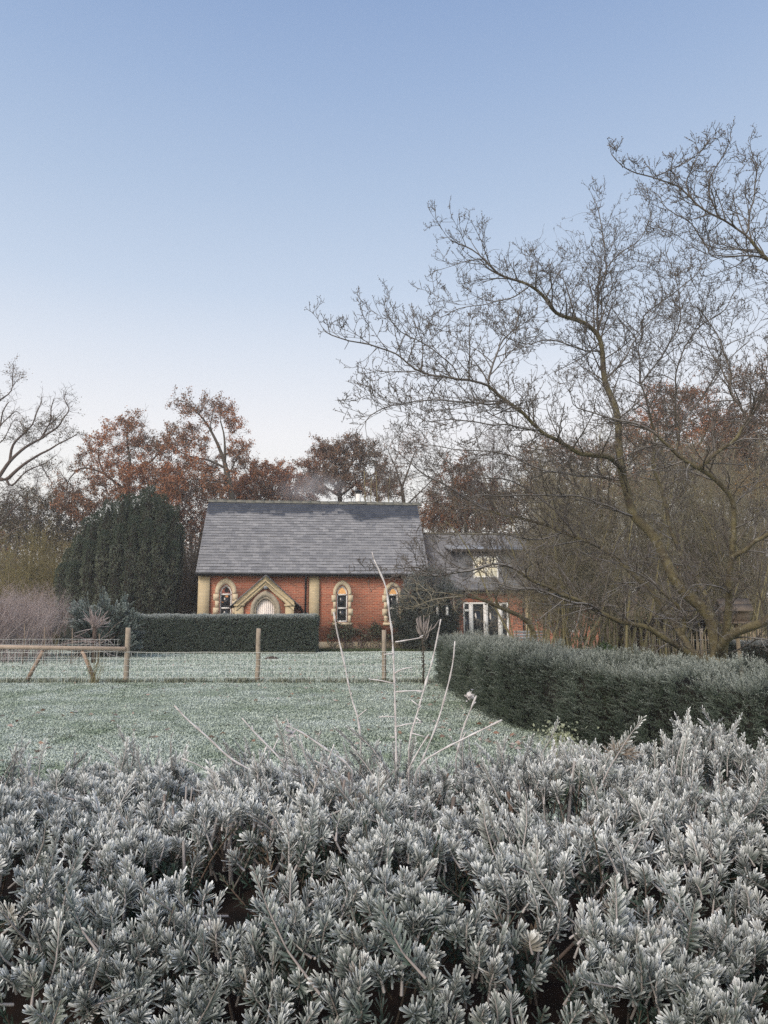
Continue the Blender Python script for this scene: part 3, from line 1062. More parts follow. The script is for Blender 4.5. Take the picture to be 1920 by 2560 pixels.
xg = ax_ + abs(ax_ - exl) + .2; zg = az_ - slope * (abs(ax_ - exl) + .16)
xd = C1(815, 800)[0]
mb.tube([(xg, -.75, zg - .06), (xg + .05, -.6, zg - .16), (xd - .15, -.2, zg - .33), (xd - .05, -.17, zg - .36)], .036, 8)
mb.build('porch_downpipe', M['black'], porch)
mb = MB()
ohw = (C1(652, 830, PY)[0] - C1(463, 830, PY)[0]) / 2
band(mb, arch(dxc, ohw, .02, dzs, C1(562, 695, PY)[1]), arch(dxc, dhw + .02, .02, dzs, dzt + .03), PY - .045, PY - .004)
band(mb, arch(dxc, dhw + .019, .02, dzs, dzt + .029), arch(dxc, dhw - .05, .02, dzs, dzt - .06), PY - .02, PY + .08)
mb.build('door_surround', M['stone_grey'], porch)
mb = MB()
do = arch(dxc, dhw - .04, .03, dzs, dzt - .05)
nb = 9
xs_ = np.linspace(dxc - dhw + .04, dxc + dhw - .04, nb + 1)
ztop = lambda xx: np.interp(xx, [p[0] for p in do[1:-1]], [p[1] for p in do[1:-1]])
for i in range(nb):
    a_, b_ = xs_[i] + .006, xs_[i + 1] - .006
    m_ = (a_ + b_) / 2
    mb.prism([(a_, .03), (b_, .03), (b_, ztop(b_)), (m_, ztop(m_)), (a_, ztop(a_))], PY + .09, PY + .13)
mb.prism(do, PY + .115, PY + .15)
mb.build('door', M['door'], porch)
lx, lz = C1(565, 676, PY)
mb = MB(); mb.box(lx - .07, lx + .07, PY - .16, PY - .16 + .1, lz - .03, lz + .04); mb.tube([(lx, PY - .15, lz + .02), (lx, PY - .24, lz - .02)], [.06, .09], 10); mb.bar((lx, PY - .07, lz), (lx, PY, lz), .05, .05)
mb.build('porch_lamp', M['lead'], porch)

# ------------------------------------------------------------------ the lower house joined on at the right
OE = O + UX * (LEN + .006) + UY * .35
house = thing('brick_house', OE, 'lower brick house wing with dormer and white glazed doors behind the bare branches', 'house', rotz=YAW)


def E2(cx, cy, yoff=0.0):
    return WL(960 + cx / 3.456, 1250 + cy / 3.456, yoff, OE)


HL = 9.4
HEZ = 2.62; HH = 2.9; HRZ = 5.55
fd0, fd1 = E2(685, 1000)[0], E2(1078, 1000)[0]
fzt = E2(800, 884)[1]
w20, w21 = E2(1525, 1000)[0], E2(1652, 1000)[0]
mb = MB()
hole1 = [(fd0, .02), (fd0, fzt), (fd1, fzt), (fd1, .02)]
hole2 = [(w20, .75), (w20, 2.1), (w21, 2.1), (w21, .75)]
mb.prism([(0, 0), (HL, 0), (HL, HEZ), (0, HEZ)], 0, .28, holes=[hole1, hole2])
for xa in (0.0, HL - .25):
    gp = [(.28, 0), (HH * 2, 0), (HH * 2, HEZ), (HH, HRZ - .15), (.28, HEZ)]
    v = [(xa, y, z) for y, z in gp] + [(xa + .25, y, z) for y, z in gp]
    mb.add(v, [(i, (i + 1) % 5, (i + 1) % 5 + 5, i + 5) for i in range(5)], [(0, 2, 1), (0, 3, 2), (0, 4, 3), (5, 6, 7), (5, 7, 8), (5, 8, 9)])
mb.box(.25, HL - .25, HH * 2 - .25, HH * 2, 0, HEZ)
mb.build('wall', M['brick'], house)
mb = MB(); px0, px1 = E2(1217, 1000)[0], E2(1272, 1000)[0]; mb.box(px0, px1, -.12, -.003, 0, HEZ - .12); mb.build('pilaster', M['buff'], house)
mb = MB(); mb.box(-.0, HL + .02, -.06, -.003, HEZ - .11, HEZ + .02); mb.build('string_course', M['stone'], house)
mb = MB()
nc = 20
for side in (0, 1):
    for i in range(nc):
        t0, t1 = i / nc, (i + 1) / nc
        ya, za = -.25 + (HH + .25) * t0, HEZ + .0 + (HRZ - HEZ) * t0
        yb, zb_ = -.25 + (HH + .25) * t1, HEZ + .0 + (HRZ - HEZ) * t1
        if side: ya, yb = 2 * HH - ya, 2 * HH - yb
        x0, x1 = .004, HL + .15
        v = [(x0, ya, za + .025), (x1, ya, za + .025), (x1, yb, zb_ + .005), (x0, yb, zb_ + .005), (x0, ya, za - .04), (x1, ya, za - .04), (x1, yb, zb_ - .04), (x0, yb, zb_ - .04)]
        q = [(0, 1, 2, 3), (4, 5, 1, 0), (1, 5, 6, 2), (4, 0, 3, 7)]
        mb.add(v, q if not side else [f[::-1] for f in q])
mb.build('roof', M['slate2'], house)
mb = MB(); mb.box(.01, HL + .15, HH - .09, HH + .09, HRZ - .03, HRZ + .05); mb.build('ridge_tiles', M['ridge'], house)
mb = MB(); mb.tube([(.02, -.31, HEZ - .0), (HL + .1, -.31, HEZ - .0)], .05, 8); mb.tube([(px0 - .12, -.3, HEZ - .05), (px0 - .12, -.17, HEZ - .3), (px0 - .12, -.16, .1)], .04, 8); mb.build('gutter', M['black'], house)
# dormer
dx0, dx1 = E2(640, 600, .5)[0], E2(1150, 600, .5)[0]
dzt_ = E2(800, 455, .5)[1]; dzb = HEZ + .35
mb = MB()
wx0, wx1 = E2(770, 600, .4)[0], E2(988, 600, .4)[0]
wz1, wz0 = E2(800, 486, .4)[1], E2(800, 722, .4)[1]
mb.prism([(dx0, dzb), (dx1, dzb), (dx1, dzt_), (dx0, dzt_)], .4, .52, holes=[[(wx0, wz0), (wx0, wz1), (wx1, wz1), (wx1, wz0)]])
mb.box(dx0, dx0 + .1, .521, HH - .2, dzb, dzt_); mb.box(dx1 - .1, dx1, .521, HH - .2, dzb, dzt_)
dm = mb.build('dormer', M['slate2'], house)
mb = MB(); mb.bar((dx0 - .35, .1, dzt_ + .06), (dx1 + .2, .1, dzt_ + .06), .05, .14); mb.build('dormer_fascia', M['timber_dark'], dm)
mb = MB()
mb.add([(dx0 - .35, .1, dzt_ + .135), (dx1 + .2, .1, dzt_ + .135), (dx1 + .2, HH - .05, dzt_ + .62), (dx0 - .35, HH - .05, dzt_ + .62), (dx0 - .35, .1, dzt_ + .0), (dx1 + .2, .1, dzt_ + .0), (dx1 + .2, HH - .05, dzt_ + .5), (dx0 - .35, HH - .05, dzt_ + .5)],
       [(0, 1, 2, 3), (4, 7, 6, 5), (0, 3, 7, 4), (1, 5, 6, 2)])
mb.build('dormer_roof', M['lead'], dm)
mb = MB()
fr_ = [(wx0, wz0), (wx0, wz1), (wx1, wz1), (wx1, wz0)]
t = .06
band(mb, fr_, [(wx0 + t, wz0 + t), (wx0 + t, wz1 - t), (wx1 - t, wz1 - t), (wx1 - t, wz0 + t)], .37, .46, closed=True)
mb.box(wx0 + t, wx1 - t, .38, .45, wz0 + .28, wz0 + .34)
mb.box((wx0 + wx1) / 2 - .03, (wx0 + wx1) / 2 + .03, .381, .449, wz0 + .345, wz1 - t)
dw = mb.build('dormer_window', M['white'], dm)
mb = MB(); mb.box(wx0 + .03, wx1 - .03, .41, .43, wz0 + .03, wz1 - .03); mb.build('pane', M['glass_cream'], dw)
# glazed garden doors with sidelights
mb = MB()
xsd = [E2(c, 1000)[0] for c in (685, 698, 735, 770, 860, 898, 985, 1024, 1062, 1078)]
band(mb, [(fd0, .03), (fd0, fzt), (fd1, fzt), (fd1, .03)], [(xsd[1], .09), (xsd[1], fzt - .08), (xsd[8], fzt - .08), (xsd[8], .09)], -.01, .1, closed=True)
for a_, b_ in ((2, 3), (4, 5), (6, 7)): mb.box(xsd[a_], xsd[b_], -.02, .09, .091, fzt - .081)
zq = E2(700, 945)[1]
mb.box(xsd[1], xsd[2], -.005, .08, zq - .1, zq)
gd = mb.build('glazed_doors', M['white'], house)
for i, (a_, b_) in enumerate(((1, 2), (3, 4), (5, 6), (7, 8))):
    mb = MB()
    if i == 0:
        mb.box(xsd[a_] - .01, xsd[b_] + .01, .04, .06, .08, zq - .08); mb.box(xsd[a_] - .01, xsd[b_] + .01, .04, .06, zq - .01, fzt - .07)
    else:
        mb.box(xsd[a_] - .01, xsd[b_] + .01, .04, .06, .08, fzt - .07)
    mb.build('pane', M['glass_warm_glow'] if i == 3 else M['glass'], gd)  # right sidelight: the glow paints a warm reflection on the glass
for x_ in (xsd[4] + .06, xsd[5] - .06):
    mb = MB(); mb.bar((x_, -.06, 1.0), (x_, -.06, 1.18), .03, .02); mb.bar((x_, -.06, 1.1), (x_, -.02, 1.1), .02, .02); mb.build('handle', M['lead'], gd)
mb = MB()
t = .07
band(mb, hole2, [(w20 + t, .75 + t), (w20 + t, 2.1 - t), (w21 - t, 2.1 - t), (w21 - t, .75 + t)], .02, .1, closed=True)
mb.box(w20 + t, w21 - t, .03, .09, 1.35, 1.41)
w2 = mb.build('window', M['white'], house)
mb = MB(); mb.box(w20 + .04, w21 - .04, .05, .07, .79, 2.06); mb.build('pane', M['glass'], w2)

# ------------------------------------------------------------------ things against the walls
def on_wall(px, py, yoff=-.3):
    x_, z_ = WL(px, py, yoff)
    return O + UX * x_ + UY * yoff + np.array([0, 0, z_])


# green hose on the wall under the last chapel window
hp = on_wall(1025, 1588, -.32)
mb = MB()
ang = np.linspace(0, 2 * pi * 5, 120)
rr = .16 + .02 * np.sin(ang * .37)
hz = np.stack([UX[0] * rr * np.sin(ang) * .6, UX[1] * rr * np.sin(ang) * .6 - .012 * ang / 6, rr * 1.5 * np.cos(ang) * 1.1], 1)
mb.tube(hz, .022, 6)
tl = np.array([hz[-1], hz[-1] + (.02, -.03, -.25), hz[-1] + (.0, -.05, -.45)])
mb.tube(tl, .022, 6)
o = mb.build('garden_hose', M['hose'], smooth=True); o.location = tuple(hp)
tag(o, 'bright green coiled garden hose hanging on the chapel wall', 'hose')

# potting bench with things on it
bp = PG(1121, 33.0)
bench = thing('potting_bench', bp, 'small warm wooden potting bench by the glazed doors', 'bench', rotz=YAW)
mb = MB(); mb.box(-.42, .42, -.25, .25, .72, .77); mb.build('tabletop', M['wood_warm'], bench)
for i in (-1, 1):
    for j in (-1, 1):
        mb = MB(); mb.box(i * .36 - .04, i * .36 + .04, j * .2 - .04, j * .2 + .04, 0, .719); mb.build('leg', M['wood_warm'], bench)
mb = MB(); mb.box(-.319, .319, .17, .20, .60, .719); mb.box(-.319, .319, -.2, -.17, .60, .719); mb.build('apron', M['wood_warm'], bench)
mb = MB()
mb.box(-.30, .30, -.14, .14, .775, .92)
o = mb.build('planter_box', M['timber_dark']); o.location = tuple(bp); o.rotation_euler = (0, 0, YAW)
tag(o, 'dark planter trough standing on the wooden potting bench', 'planter')
# bird feeders on a crook
fp = PG(1106, 32.0)
fpole = thing('feeder_pole', fp, 'thin dark metal pole with side arms carrying the bird feeders', 'pole')
mb = MB(); mb.tube([(0, 0, 0), (0, 0, 2.0)], .016, 8); mb.build('pole', M['black'], fpole)
for s_ in (-1, 1):
    mb = MB(); mb.tube([(0, 0, 1.95), (s_ * .08, 0, 2.03), (s_ * .18, 0, 2.0), (s_ * .2, 0, 1.93)], .012, 6); mb.build('arm', M['black'], fpole)
for s_, lb in ((-1, 'white tube bird feeder hanging left on the feeder pole'), (1, 'white tube bird feeder hanging right on the feeder pole')):
    f = thing('bird_feeder', fp + np.array([s_ * .2, 0, 1.93]), lb, 'bird feeder', 'feeders on the pole')
    mb = MB(); mb.tube([(0, 0, -.38), (0, 0, -.06)], .055, 10); mb.build('seed_tube', M['white'], f)
    mb = MB(); mb.tube([(0, 0, -.059), (0, 0, -.03), (0, 0, .0)], [.075, .06, .008], 10); mb.build('lid', M['lead'], f)
    mb = MB(); mb.tube([(0, 0, -.42), (0, 0, -.381)], [.08, .085], 10); mb.build('tray', M['lead'], f)
# pale garden bench seen over the hedge
sp = PG(1330, 31.5)
sb = thing('garden_bench', sp, 'pale frosted garden bench by the buff brick pier of the house', 'bench', rotz=YAW)
mb = MB()
for j in range(4): mb.box(-.7, .7, -.25 + j * .125, -.14 + j * .125, .42, .45)
mb.build('seat', M['lead'], sb)
mb = MB()
for j in range(3): mb.box(-.7, .7, .26, .29, .55 + j * .12, .64 + j * .12)
mb.build('backrest', M['lead'], sb)
for i in (-.64, .64):
    for j in (-.2, .25):
        mb = MB(); mb.box(i - .03, i + .03, j - .03, j + .03, 0, .419 if j < 0 else .9); mb.build('leg', M['wood_grey'], sb)

# ------------------------------------------------------------------ stock fence across the lawn
FD = 17.25
f0 = PG(960, FD)
fence = thing('wire_fence', f0, 'stock netting fence on wooden posts with a pale rail at the left end', 'fence')
posts = []
for (bx, by, tx, ty, r) in ((314.5, 1703, 321, 1569, .058), (643, 1703, 647, 1571, .052), (960, 1702, 960, 1575, .050)):
    a_, b_ = P(bx, by, FD) - f0, P(tx, ty, FD) - f0
    a_[2] = -.1; 
    mb = MB()
    k = 6
    pp = np.array([a_ + (b_ - a_) * t for t in np.linspace(0, 1, k)]); pp[1:-1, 0] += rng.normal(size=k - 2) * .004
    mb.tube(pp, np.linspace(r * 1.04, r, k), 14)
    mb.build('post', M['post'], fence, smooth=False)
    posts.append((a_, b_))
ra, rb = P(-330, 1612, FD - .02) - f0, P(316, 1622, FD - .07) - f0
mb = MB()
mb.bar(ra, rb - np.array([.02, 0, 0]), .06, .088)
mb.build('rail', M['rail'], fence)
for (tx, ty, bx, by) in ((108, 1627, 68, 1700), (206, 1626, 236, 1698), (-210, 1626, -240, 1700)):
    mb = MB(); mb.bar(P(bx, by, FD - .02) - f0, P(tx, ty, FD - .035) - f0, .066, .066, up=(0, 1, 0)); mb.build('brace', M['brace'], fence)


def netting(x0, x1, y, ztop, rows, dx, rg, sag=.02, r=.0030, slant=.0):
    mb = MB()
    xs_ = np.arange(x0, x1, dx)
    lx = np.linspace(x0, x1, 60)
    wob = vnoise(np.stack([lx * .8, lx * 0, lx * 0], 1), 1.0, 7) * sag * 2 - sag
    rows_z = [ztop * f for f in rows]
    zz = lambda x, z: z + np.interp(x, lx, wob) * (z / ztop)
    for z in rows_z:
        pts_ = np.stack([lx, np.full(60, y), zz(lx, z) + rg.normal(size=60) * .004], 1)
        mb.tubes(pts_[None], np.full((1, 60), r * (1.5 if z == rows_z[-1] else 1.0)), 4)
    k = 7
    t = np.linspace(0, 1, k)
    V = []
    for x in xs_:
        x = x + rg.normal() * .012
        xx = x + slant * (t - .5) + rg.normal(size=k).cumsum() * .006
        V.append(np.stack([xx, np.full(k, y), zz(x, ztop * t)], 1))
    V = np.array(V)
    mb.tubes(V, np.full(V.shape[:2], r), 4)
    return mb


rg = np.random.default_rng(21)
x0 = (P(-330, 1600, FD) - f0)[0]; x1 = (P(1075, 1600, FD) - f0)[0]
mb = netting(x0, x1, -.065, .685, [.02, .2, .38, .57, .78, 1.0], .152, rg)
mb.build('netting', M['wire'], fence)

# second netting fence by the bushes
BD = 23.5
b0 = PG(60, BD)
bf = thing('garden_fence', b0, 'low netting fence on thin stakes in front of the pink grey bush', 'fence')
mb = netting(-4.5, (P(300, 1600, BD) - b0)[0], 0, .78, [.05, .3, .55, .8, 1.0], .1, rg, r=.0024)
mb.build('netting', M['wire'], bf)
for px_, h in ((62, 1.25), (113, 1.15), (182, 1.12), (-60, 1.2), (250, .95)):
    x_ = (PG(px_, BD) - b0)[0]
    mb = MB(); mb.tube([(x_, .04, -.1), (x_ + .02, .04, h * .6), (x_ - .01, .04, h)], .016, 7); mb.build('stake', M['wood_grey'], bf)

# chestnut paling fence under the cherry
PD = 21.0
p0 = PG(1560, PD)
pf = thing('paling_fence', p0, 'thin split chestnut paling fence behind the cherry tree', 'fence')
mb = MB()
xa, xb = 0, (PG(2150, PD) - p0)[0]
x = xa
while x < xb:
    h = 1.02 + rg.normal() * .05
    l_ = rg.normal() * .03
    mb.bar((x, 0, .05), (x + l_, 0, h), .032, .02, up=(0, 1, 0))
    mb.bar((x + l_, 0, h - .001), (x + l_ * 1.05, 0, h + .05), .014, .016, up=(0, 1, 0))
    x += .082 + rg.normal() * .01
mb.build('pales', M['paling'], pf)
for z in (.25, .85):
    mb = MB(); mb.tube([(xa, .02, z), (xb * .5, .025, z - .02), (xb, .02, z)], .006, 5); mb.build('wire_strand', M['wire'], pf)
for x in (.02, 2.1, 4.2, 6.3):
    mb = MB(); mb.tube([(x, .06, -.1), (x + .01, .06, 1.15)], .045, 8); mb.build('post', M['post'], pf)

# timber shed behind the stems
SD_ = 25.0
s0 = PG(1655, SD_)
shed = thing('garden_shed', s0, 'low open fronted timber shed with a plank roof beyond the paling fence', 'shed')
mb = MB()
mb.box(-1.55, 1.75, 1.7, 1.78, 0, 1.95); mb.box(-1.55, -1.47, .12, 1.699, 0, 1.5); mb.box(1.67, 1.75, .12, 1.699, 0, 1.5)
mb.build('wall', M['shed'], shed)
mb = MB()
for i in range(9):
    t0, t1 = i / 9, (i + 1) / 9
    ya, yb = -.1 + 2.1 * t0, -.1 + 2.1 * t1
    za, zb_ = 1.5 + .8 * t0, 1.5 + .8 * t1
    mb.add([(-1.7, ya, za + .03), (1.9, ya, za + .03), (1.9, yb, zb_ + .005), (-1.7, yb, zb_ + .005), (-1.7, ya, za - .03), (1.9, ya, za - .03), (-1.7, yb, zb_ - .03), (1.9, yb, zb_ - .03)], [(0, 1, 2, 3), (4, 5, 1, 0), (4, 6, 7, 5), (0, 3, 6, 4)])
mb.build('roof', M['wood_grey'], shed)
for x in (-1.5, .1, 1.7):
    mb = MB(); mb.box(x - .05, x + .05, .0, .1, 0, 1.47); mb.build('post', M['shed'], shed)
mb = MB(); mb.box(-1.62, 1.82, -.06, -.02, 1.36, 1.465); mb.build('fascia', M['wood_grey'], shed)

# wooden bird house on its pole
HD = 11.6
h0 = PG(1842, HD)
bh = thing('bird_table', h0, 'weathered wooden bird house with a pitched board roof on a thin pole', 'bird house', rotz=radians(-8))
kx = HD / FPX
zf = P(1835, 1556, HD)[2]
mb = MB(); mb.tube([(.03, 0, -.1), (.015, .0, zf * .5), (-.02, 0, zf - .02)], [.034, .032, .028], 9); mb.build('pole', M['paling'], bh)
mb = MB(); mb.box(-.29, .23, -.17, .19, zf - .02, zf + .012); mb.build('floor', M['wood_grey'], bh)
mb = MB(); mb.box(-.235, .15, -.12, -.1, zf + .0125, zf + .21); mb.box(-.235, .15, .12, .14, zf + .0125, zf + .21); mb.box(-.235, -.215, -.099, .119, zf + .0125, zf + .21); mb.box(.13, .15, -.099, .119, zf + .0125, zf + .21)
mb.build('body', M['wood_grey'], bh)
mb = MB()
for s_ in (-1, 1):
    a_, b_ = np.array([0, .01 + s_ * .21, zf + .165]), np.array([0, .01, zf + .36])
    for i in range(2):
        p_, q_ = a_ + (b_ - a_) * (i * .5 - .01), a_ + (b_ - a_) * (i * .5 + .5)
        off = np.array([0, 0, .016 * (1 - i)])
        mb.add([p_ + off + (-.27, 0, 0), p_ + off + (.185, 0, 0), q_ + off + (.185, 0, 0), q_ + off + (-.27, 0, 0), p_ + off + (-.27, 0, -.018), p_ + off + (.185, 0, -.018), q_ + off + (.185, 0, -.018), q_ + off + (-.27, 0, -.018)],
               [(0, 1, 2, 3), (4, 7, 6, 5), (0, 4, 5, 1), (1, 5, 6, 2), (2, 6, 7, 3), (3, 7, 4, 0)])
mb.build('roof', M['wood_grey'], bh)
# gable boards
for x in (-.23, .135):
    mb = MB(); mb.add([(x, -.12, zf + .211), (x, .14, zf + .211), (x, .01, zf + .335), (x + .012, -.12, zf + .211), (x + .012, .14, zf + .211), (x + .012, .01, zf + .335)], [(0, 1, 4, 3), (1, 2, 5, 4), (2, 0, 3, 5)], [(0, 2, 1), (3, 4, 5)])
    mb.build('gable_board', M['wood_grey'], bh)


# ------------------------------------------------------------------ clipped hedges
def hedge_pts(c0, c1, width, height, dens, rg, ends=(True, True), lump=.05, round_=.12, sides=(True, True)):
    """points and normals over a straight clipped hedge whose front base runs from c0 to c1 (width goes to the left hand of that run)"""
    c0, c1 = np.asarray(c0, float), np.asarray(c1, float)
    Ln = np.linalg.norm(c1 - c0); u = (c1 - c0) / Ln
    n = np.array([-u[1], u[0], 0])
    per = []
    r = round_
    # profile polyline around the cross-section (offset, z, normal offset, normal z)
    prof = [(0, 0, -1, 0), (0, height - r, -1, 0), (r * .3, height - r * .3, -.7, .7), (r, height, 0, 1), (width - r, height, 0, 1), (width - r * .3, height - r * .3, .7, .7), (width, height - r, 1, 0), (width, 0, 1, 0)]
    pr = np.array(prof)
    seg = np.linalg.norm(np.diff(pr[:, :2], axis=0), axis=1)
    if not sides[1]: seg[5:] = 0
    if not sides[0]: seg[:2] = 0
    cum = np.concatenate([[0], np.cumsum(seg)])
    m = int(Ln * cum[-1] * dens)
    s = rg.random(m) * cum[-1]; t = rg.random(m) * Ln
    f = [np.interp(s, cum, pr[:, i]) for i in range(4)]
    p = c0 + u * t[:, None] + n * f[0][:, None]; p[:, 2] += f[1]
    nn = n * f[2][:, None]; nn[:, 2] += f[3]
    P_, N_ = [p], [nn]
    for e, (cc, dr) in enumerate(((c0, -u), (c1, u))):
        if ends[e]:
            k = int(width * height * dens)
            q = cc + n * (rg.random((k, 1)) * width); q[:, 2] += rg.random(k) * height
            P_.append(q); N_.append(np.broadcast_to(dr, (k, 3)).copy())
    p, nn = np.concatenate(P_), nrm(np.concatenate(N_))
    p = p + nn * ((vnoise(p, 2.2, 5) - .5) * lump * 2 + (vnoise(p, 6.5, 6) - .5) * lump * 1.6)[:, None]
    return p, nn


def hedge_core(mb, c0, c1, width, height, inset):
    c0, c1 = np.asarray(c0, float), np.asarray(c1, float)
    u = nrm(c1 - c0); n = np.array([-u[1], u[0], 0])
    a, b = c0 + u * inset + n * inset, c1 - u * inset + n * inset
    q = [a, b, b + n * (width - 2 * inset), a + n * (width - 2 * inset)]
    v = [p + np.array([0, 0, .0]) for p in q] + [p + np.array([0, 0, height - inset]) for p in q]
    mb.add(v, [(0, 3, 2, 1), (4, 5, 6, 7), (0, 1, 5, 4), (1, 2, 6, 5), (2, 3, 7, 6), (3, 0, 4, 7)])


def frost_of(p, nn, rg, top=.85, side=.18):
    up = np.clip(nn[:, 2], 0, 1)
    return np.clip(side + (top - side) * up ** .8 + rg.normal(size=len(p)) * .10, 0, 1)


# tall clipped hedge in front of the porch
rg = np.random.default_rng(31)
c0 = PG(262, 30.6); c1 = PG(789, 30.9)
hh = 1.46
hd = thing('clipped_hedge', (c0 + c1) / 2, 'dark green clipped hedge with a frosted flat top in front of the porch', 'hedge')
ctr = (c0 + c1) / 2
p, nn = hedge_pts(c0 - ctr, c1 - ctr, 1.3, hh, 640, rg, lump=.045, round_=.14, sides=(True, False))
mb = MB()
shoots(mb, p - nn * .05, nn + rg.normal(size=p.shape) * .5 + np.array([0, 0, .35]), .12 * rg.uniform(.7, 1.3, len(p)), 8, .055, .022, detail=1, frost=frost_of(p, nn, rg, .95, .10), rnd=rg.random(len(p)), seed=3)
mb.build('foliage', M['clipped'], hd)
mb = MB(); hedge_core(mb, c0 - ctr, c1 - ctr, 1.3, hh, .06); mb.build('dark_core', M['core'], hd)

# long low yew hedge running towards the camera on the right
rg = np.random.default_rng(32)
A0 = PG(1092, 17.2); A1 = np.array([1.62, 10.8, 0]); A2 = np.array([2.36, 8.4, 0]); A3 = np.array([3.62, 3.9, 0])
rootp = np.array([2.4, 9.0, 0])
rh = thing('yew_hedge', rootp, 'long clipped yew hedge with frosted top receding along the right of the lawn', 'hedge')
mb, mc = MB(), MB()
sg = [(A0, A1), (A1, A2), (A2, A3)]
for i, (a_, b_) in enumerate(sg):
    Ln = np.linalg.norm(b_ - a_)
    for near_, dens, K, nl, nw in ((True, 900, 15, .030, .0068),):
        dens = (560, 850, 1000)[i]
        sc_ = (1.35, 1.1, .95)[i]
        p, nn = hedge_pts(a_ - rootp, b_ - rootp, 1.12, .93, dens, rg, ends=(i == 0, i == 2), lump=.10, round_=.15)
        n_side = nrm(np.cross(b_ - a_, (0, 0, 1)))
        keep = rg.random(len(p)) < 1.0
        p, nn = p[keep], nn[keep]
        fr = frost_of(p, nn, rg, .56, .16)
        low = np.clip(1 - (p[:, 2]) / .5, 0, 1)
        fr = fr * (1 - .4 * low) * (.75 + .5 * vnoise(p, 3.1, 9))
        shoots(mb, p - nn * .05, nn * .8 + rg.normal(size=p.shape) * .45 + np.array([0, 0, .55]), .11 * sc_ * rg.uniform(.6, 1.5, len(p)), K, nl * sc_, nw * sc_, detail=1, rank=rg.random(len(p)) < .5, frost=fr, rnd=rg.random(len(p)) * .7 + .3 * vnoise(p, 1.2, 3), seed=40 + i)
mb.build('foliage', M['yew_mid'], rh)
for a_, b_ in sg: hedge_core(mc, a_ - rootp, b_ - rootp, 1.12, .93, .09)
mc.build('dark_core', M['core'], rh)

# dark hedge at the far right and the small clipped bush
rg = np.random.default_rng(33)
c0 = PG(1838, 14.2); c1 = PG(2130, 14.6); ctr = (c0 + c1) / 2
hd = thing('dark_hedge', ctr, 'short dark hedge behind the bird house pole at the right edge', 'hedge')
p, nn = hedge_pts(c0 - ctr, c1 - ctr, .9, .98, 900, rg, lump=.05, sides=(True, False))
mb = MB(); shoots(mb, p - nn * .04, nn + rg.normal(size=p.shape) * .5 + np.array([0, 0, .3]), .08, 9, .03, .009, detail=1, frost=frost_of(p, nn, rg, .55, .03), seed=4); mb.build('foliage', M['shrub_dark'], hd)
mb = MB(); hedge_core(mb, c0 - ctr, c1 - ctr, .9, .98, .05); mb.build('dark_core', M['core'], hd)


def ball_bush(name, base, rx, rz, n, K, nl, nw, mat, label, cat, rg, frost=(.5, .05), core=True, ry=None, lump=.12, slen=.1):
    ry = rx if ry is None else ry
    o = thing(name, base, label, cat)
    d = nrm(rg.normal(size=(n, 3))); d = d[d[:, 2] > -.75]
    p = d * np.array([rx, ry, rz]) * (1 + (vnoise(d * 2.2 + 7, 1.0, 8) - .5) * lump * 2 + rg.normal(size=len(d)) * .04)[:, None] + np.array([0, 0, rz * .85])
    p[:, 2] = np.maximum(p[:, 2], .02)
    nn = nrm(d / np.array([rx, ry, rz]))
    mb = MB()
    shoots(mb, p - nn * slen * .4, nn + rg.normal(size=p.shape) * .5 + np.array([0, 0, .3]), slen * rg.uniform(.6, 1.4, len(p)), K, nl, nw, detail=1, frost=frost_of(p, nn, rg, *frost), seed=int(rg.integers(1e6)))
    mb.build('foliage', mat, o)
    if core:
        mb = MB()
        k = 10
        for i in range(k):
            th0, th1 = -1.0 + 2.4 * i / k, -1.0 + 2.4 * (i + 1) / k
        zs_ = np.linspace(-.8, .9, 9)
        mb.tube([(0, 0, rz * .85 + z * rz * .82) for z in zs_], [.80 * rx * sqrt(max(0.02, 1 - z * z)) for z in zs_], 12)
        mb.build('dark_core', M['core'], o)
    return o


rg = np.random.default_rng(34)
ball_bush('clipped_bush', PG(1541, 15.0), .19, .36, 900, 9, .03, .008, M['shrub_dark'], 'small dark clipped bush poking up behind the yew hedge', 'bush', rg, (.6, .05))
ball_bush('leafy_shrub', PG(1508, 14.6), .22, .48, 500, 7, .07, .03, M['fern_green'], 'small bright green leafy shrub at the foot of the hazel stems', 'shrub', rg, (.1, .0), core=False)
ball_bush('evergreen_shrub', PG(1072, 33.0), 1.35, 1.75, 5200, 8, .075, .03, M['shrub_dark'], 'large dark evergreen shrub covering the corner where the two buildings meet', 'shrub', rg, (.55, .12), slen=.28, lump=.28)
# creeper along the chapel wall
rg = np.random.default_rng(35)
cr = thing('wall_creeper', on_wall(915, 1600) * np.array([1, 1, 0]), 'straggling brown green creeper along the brick wall under the chapel windows', 'creeper', rotz=YAW)
st, lf = MB(), MB()
pts_, lp = [], []
for i in range(34):
    x = rg.uniform(-1.5, 2.4)
    h = rg.uniform(.5, 1.35) * (1.0 if -1.2 < x < 2.2 else .7)
    pts_.append([(x, .0, 0), (x + rg.normal() * .12, .12, h * .35), (x + rg.normal() * .3, .15, h * .7), (x + rg.normal() * .5, .12, h)])
st.tubes(np.array(pts_), np.broadcast_to([.022, .016, .011, .005], (34, 4)), 5)
st.build('stems', M['bark_dead'], cr)
n_ = 4200
cx_ = rg.uniform(-1.7, 2.6, n_)
zt_ = 1.05 + .35 * np.sin(cx_ * 1.7 + 1) + .2 * np.sin(cx_ * 4.1)
zz_ = .55 + rg.normal(size=n_) * .28 + .25 * zt_
q = np.stack([cx_, .06 + rg.normal(size=n_) * .09, np.clip(zz_, .15, None)], 1)
q = q[(vnoise(q, 2.4, 2) > .42)]
leaf_cards(lf, q, .085, rg, frost=.12, rnd=np.clip(rg.beta(1.3, 1.8, len(q)), 0, 1))
lf.build('leaves', M['ivy'], cr)
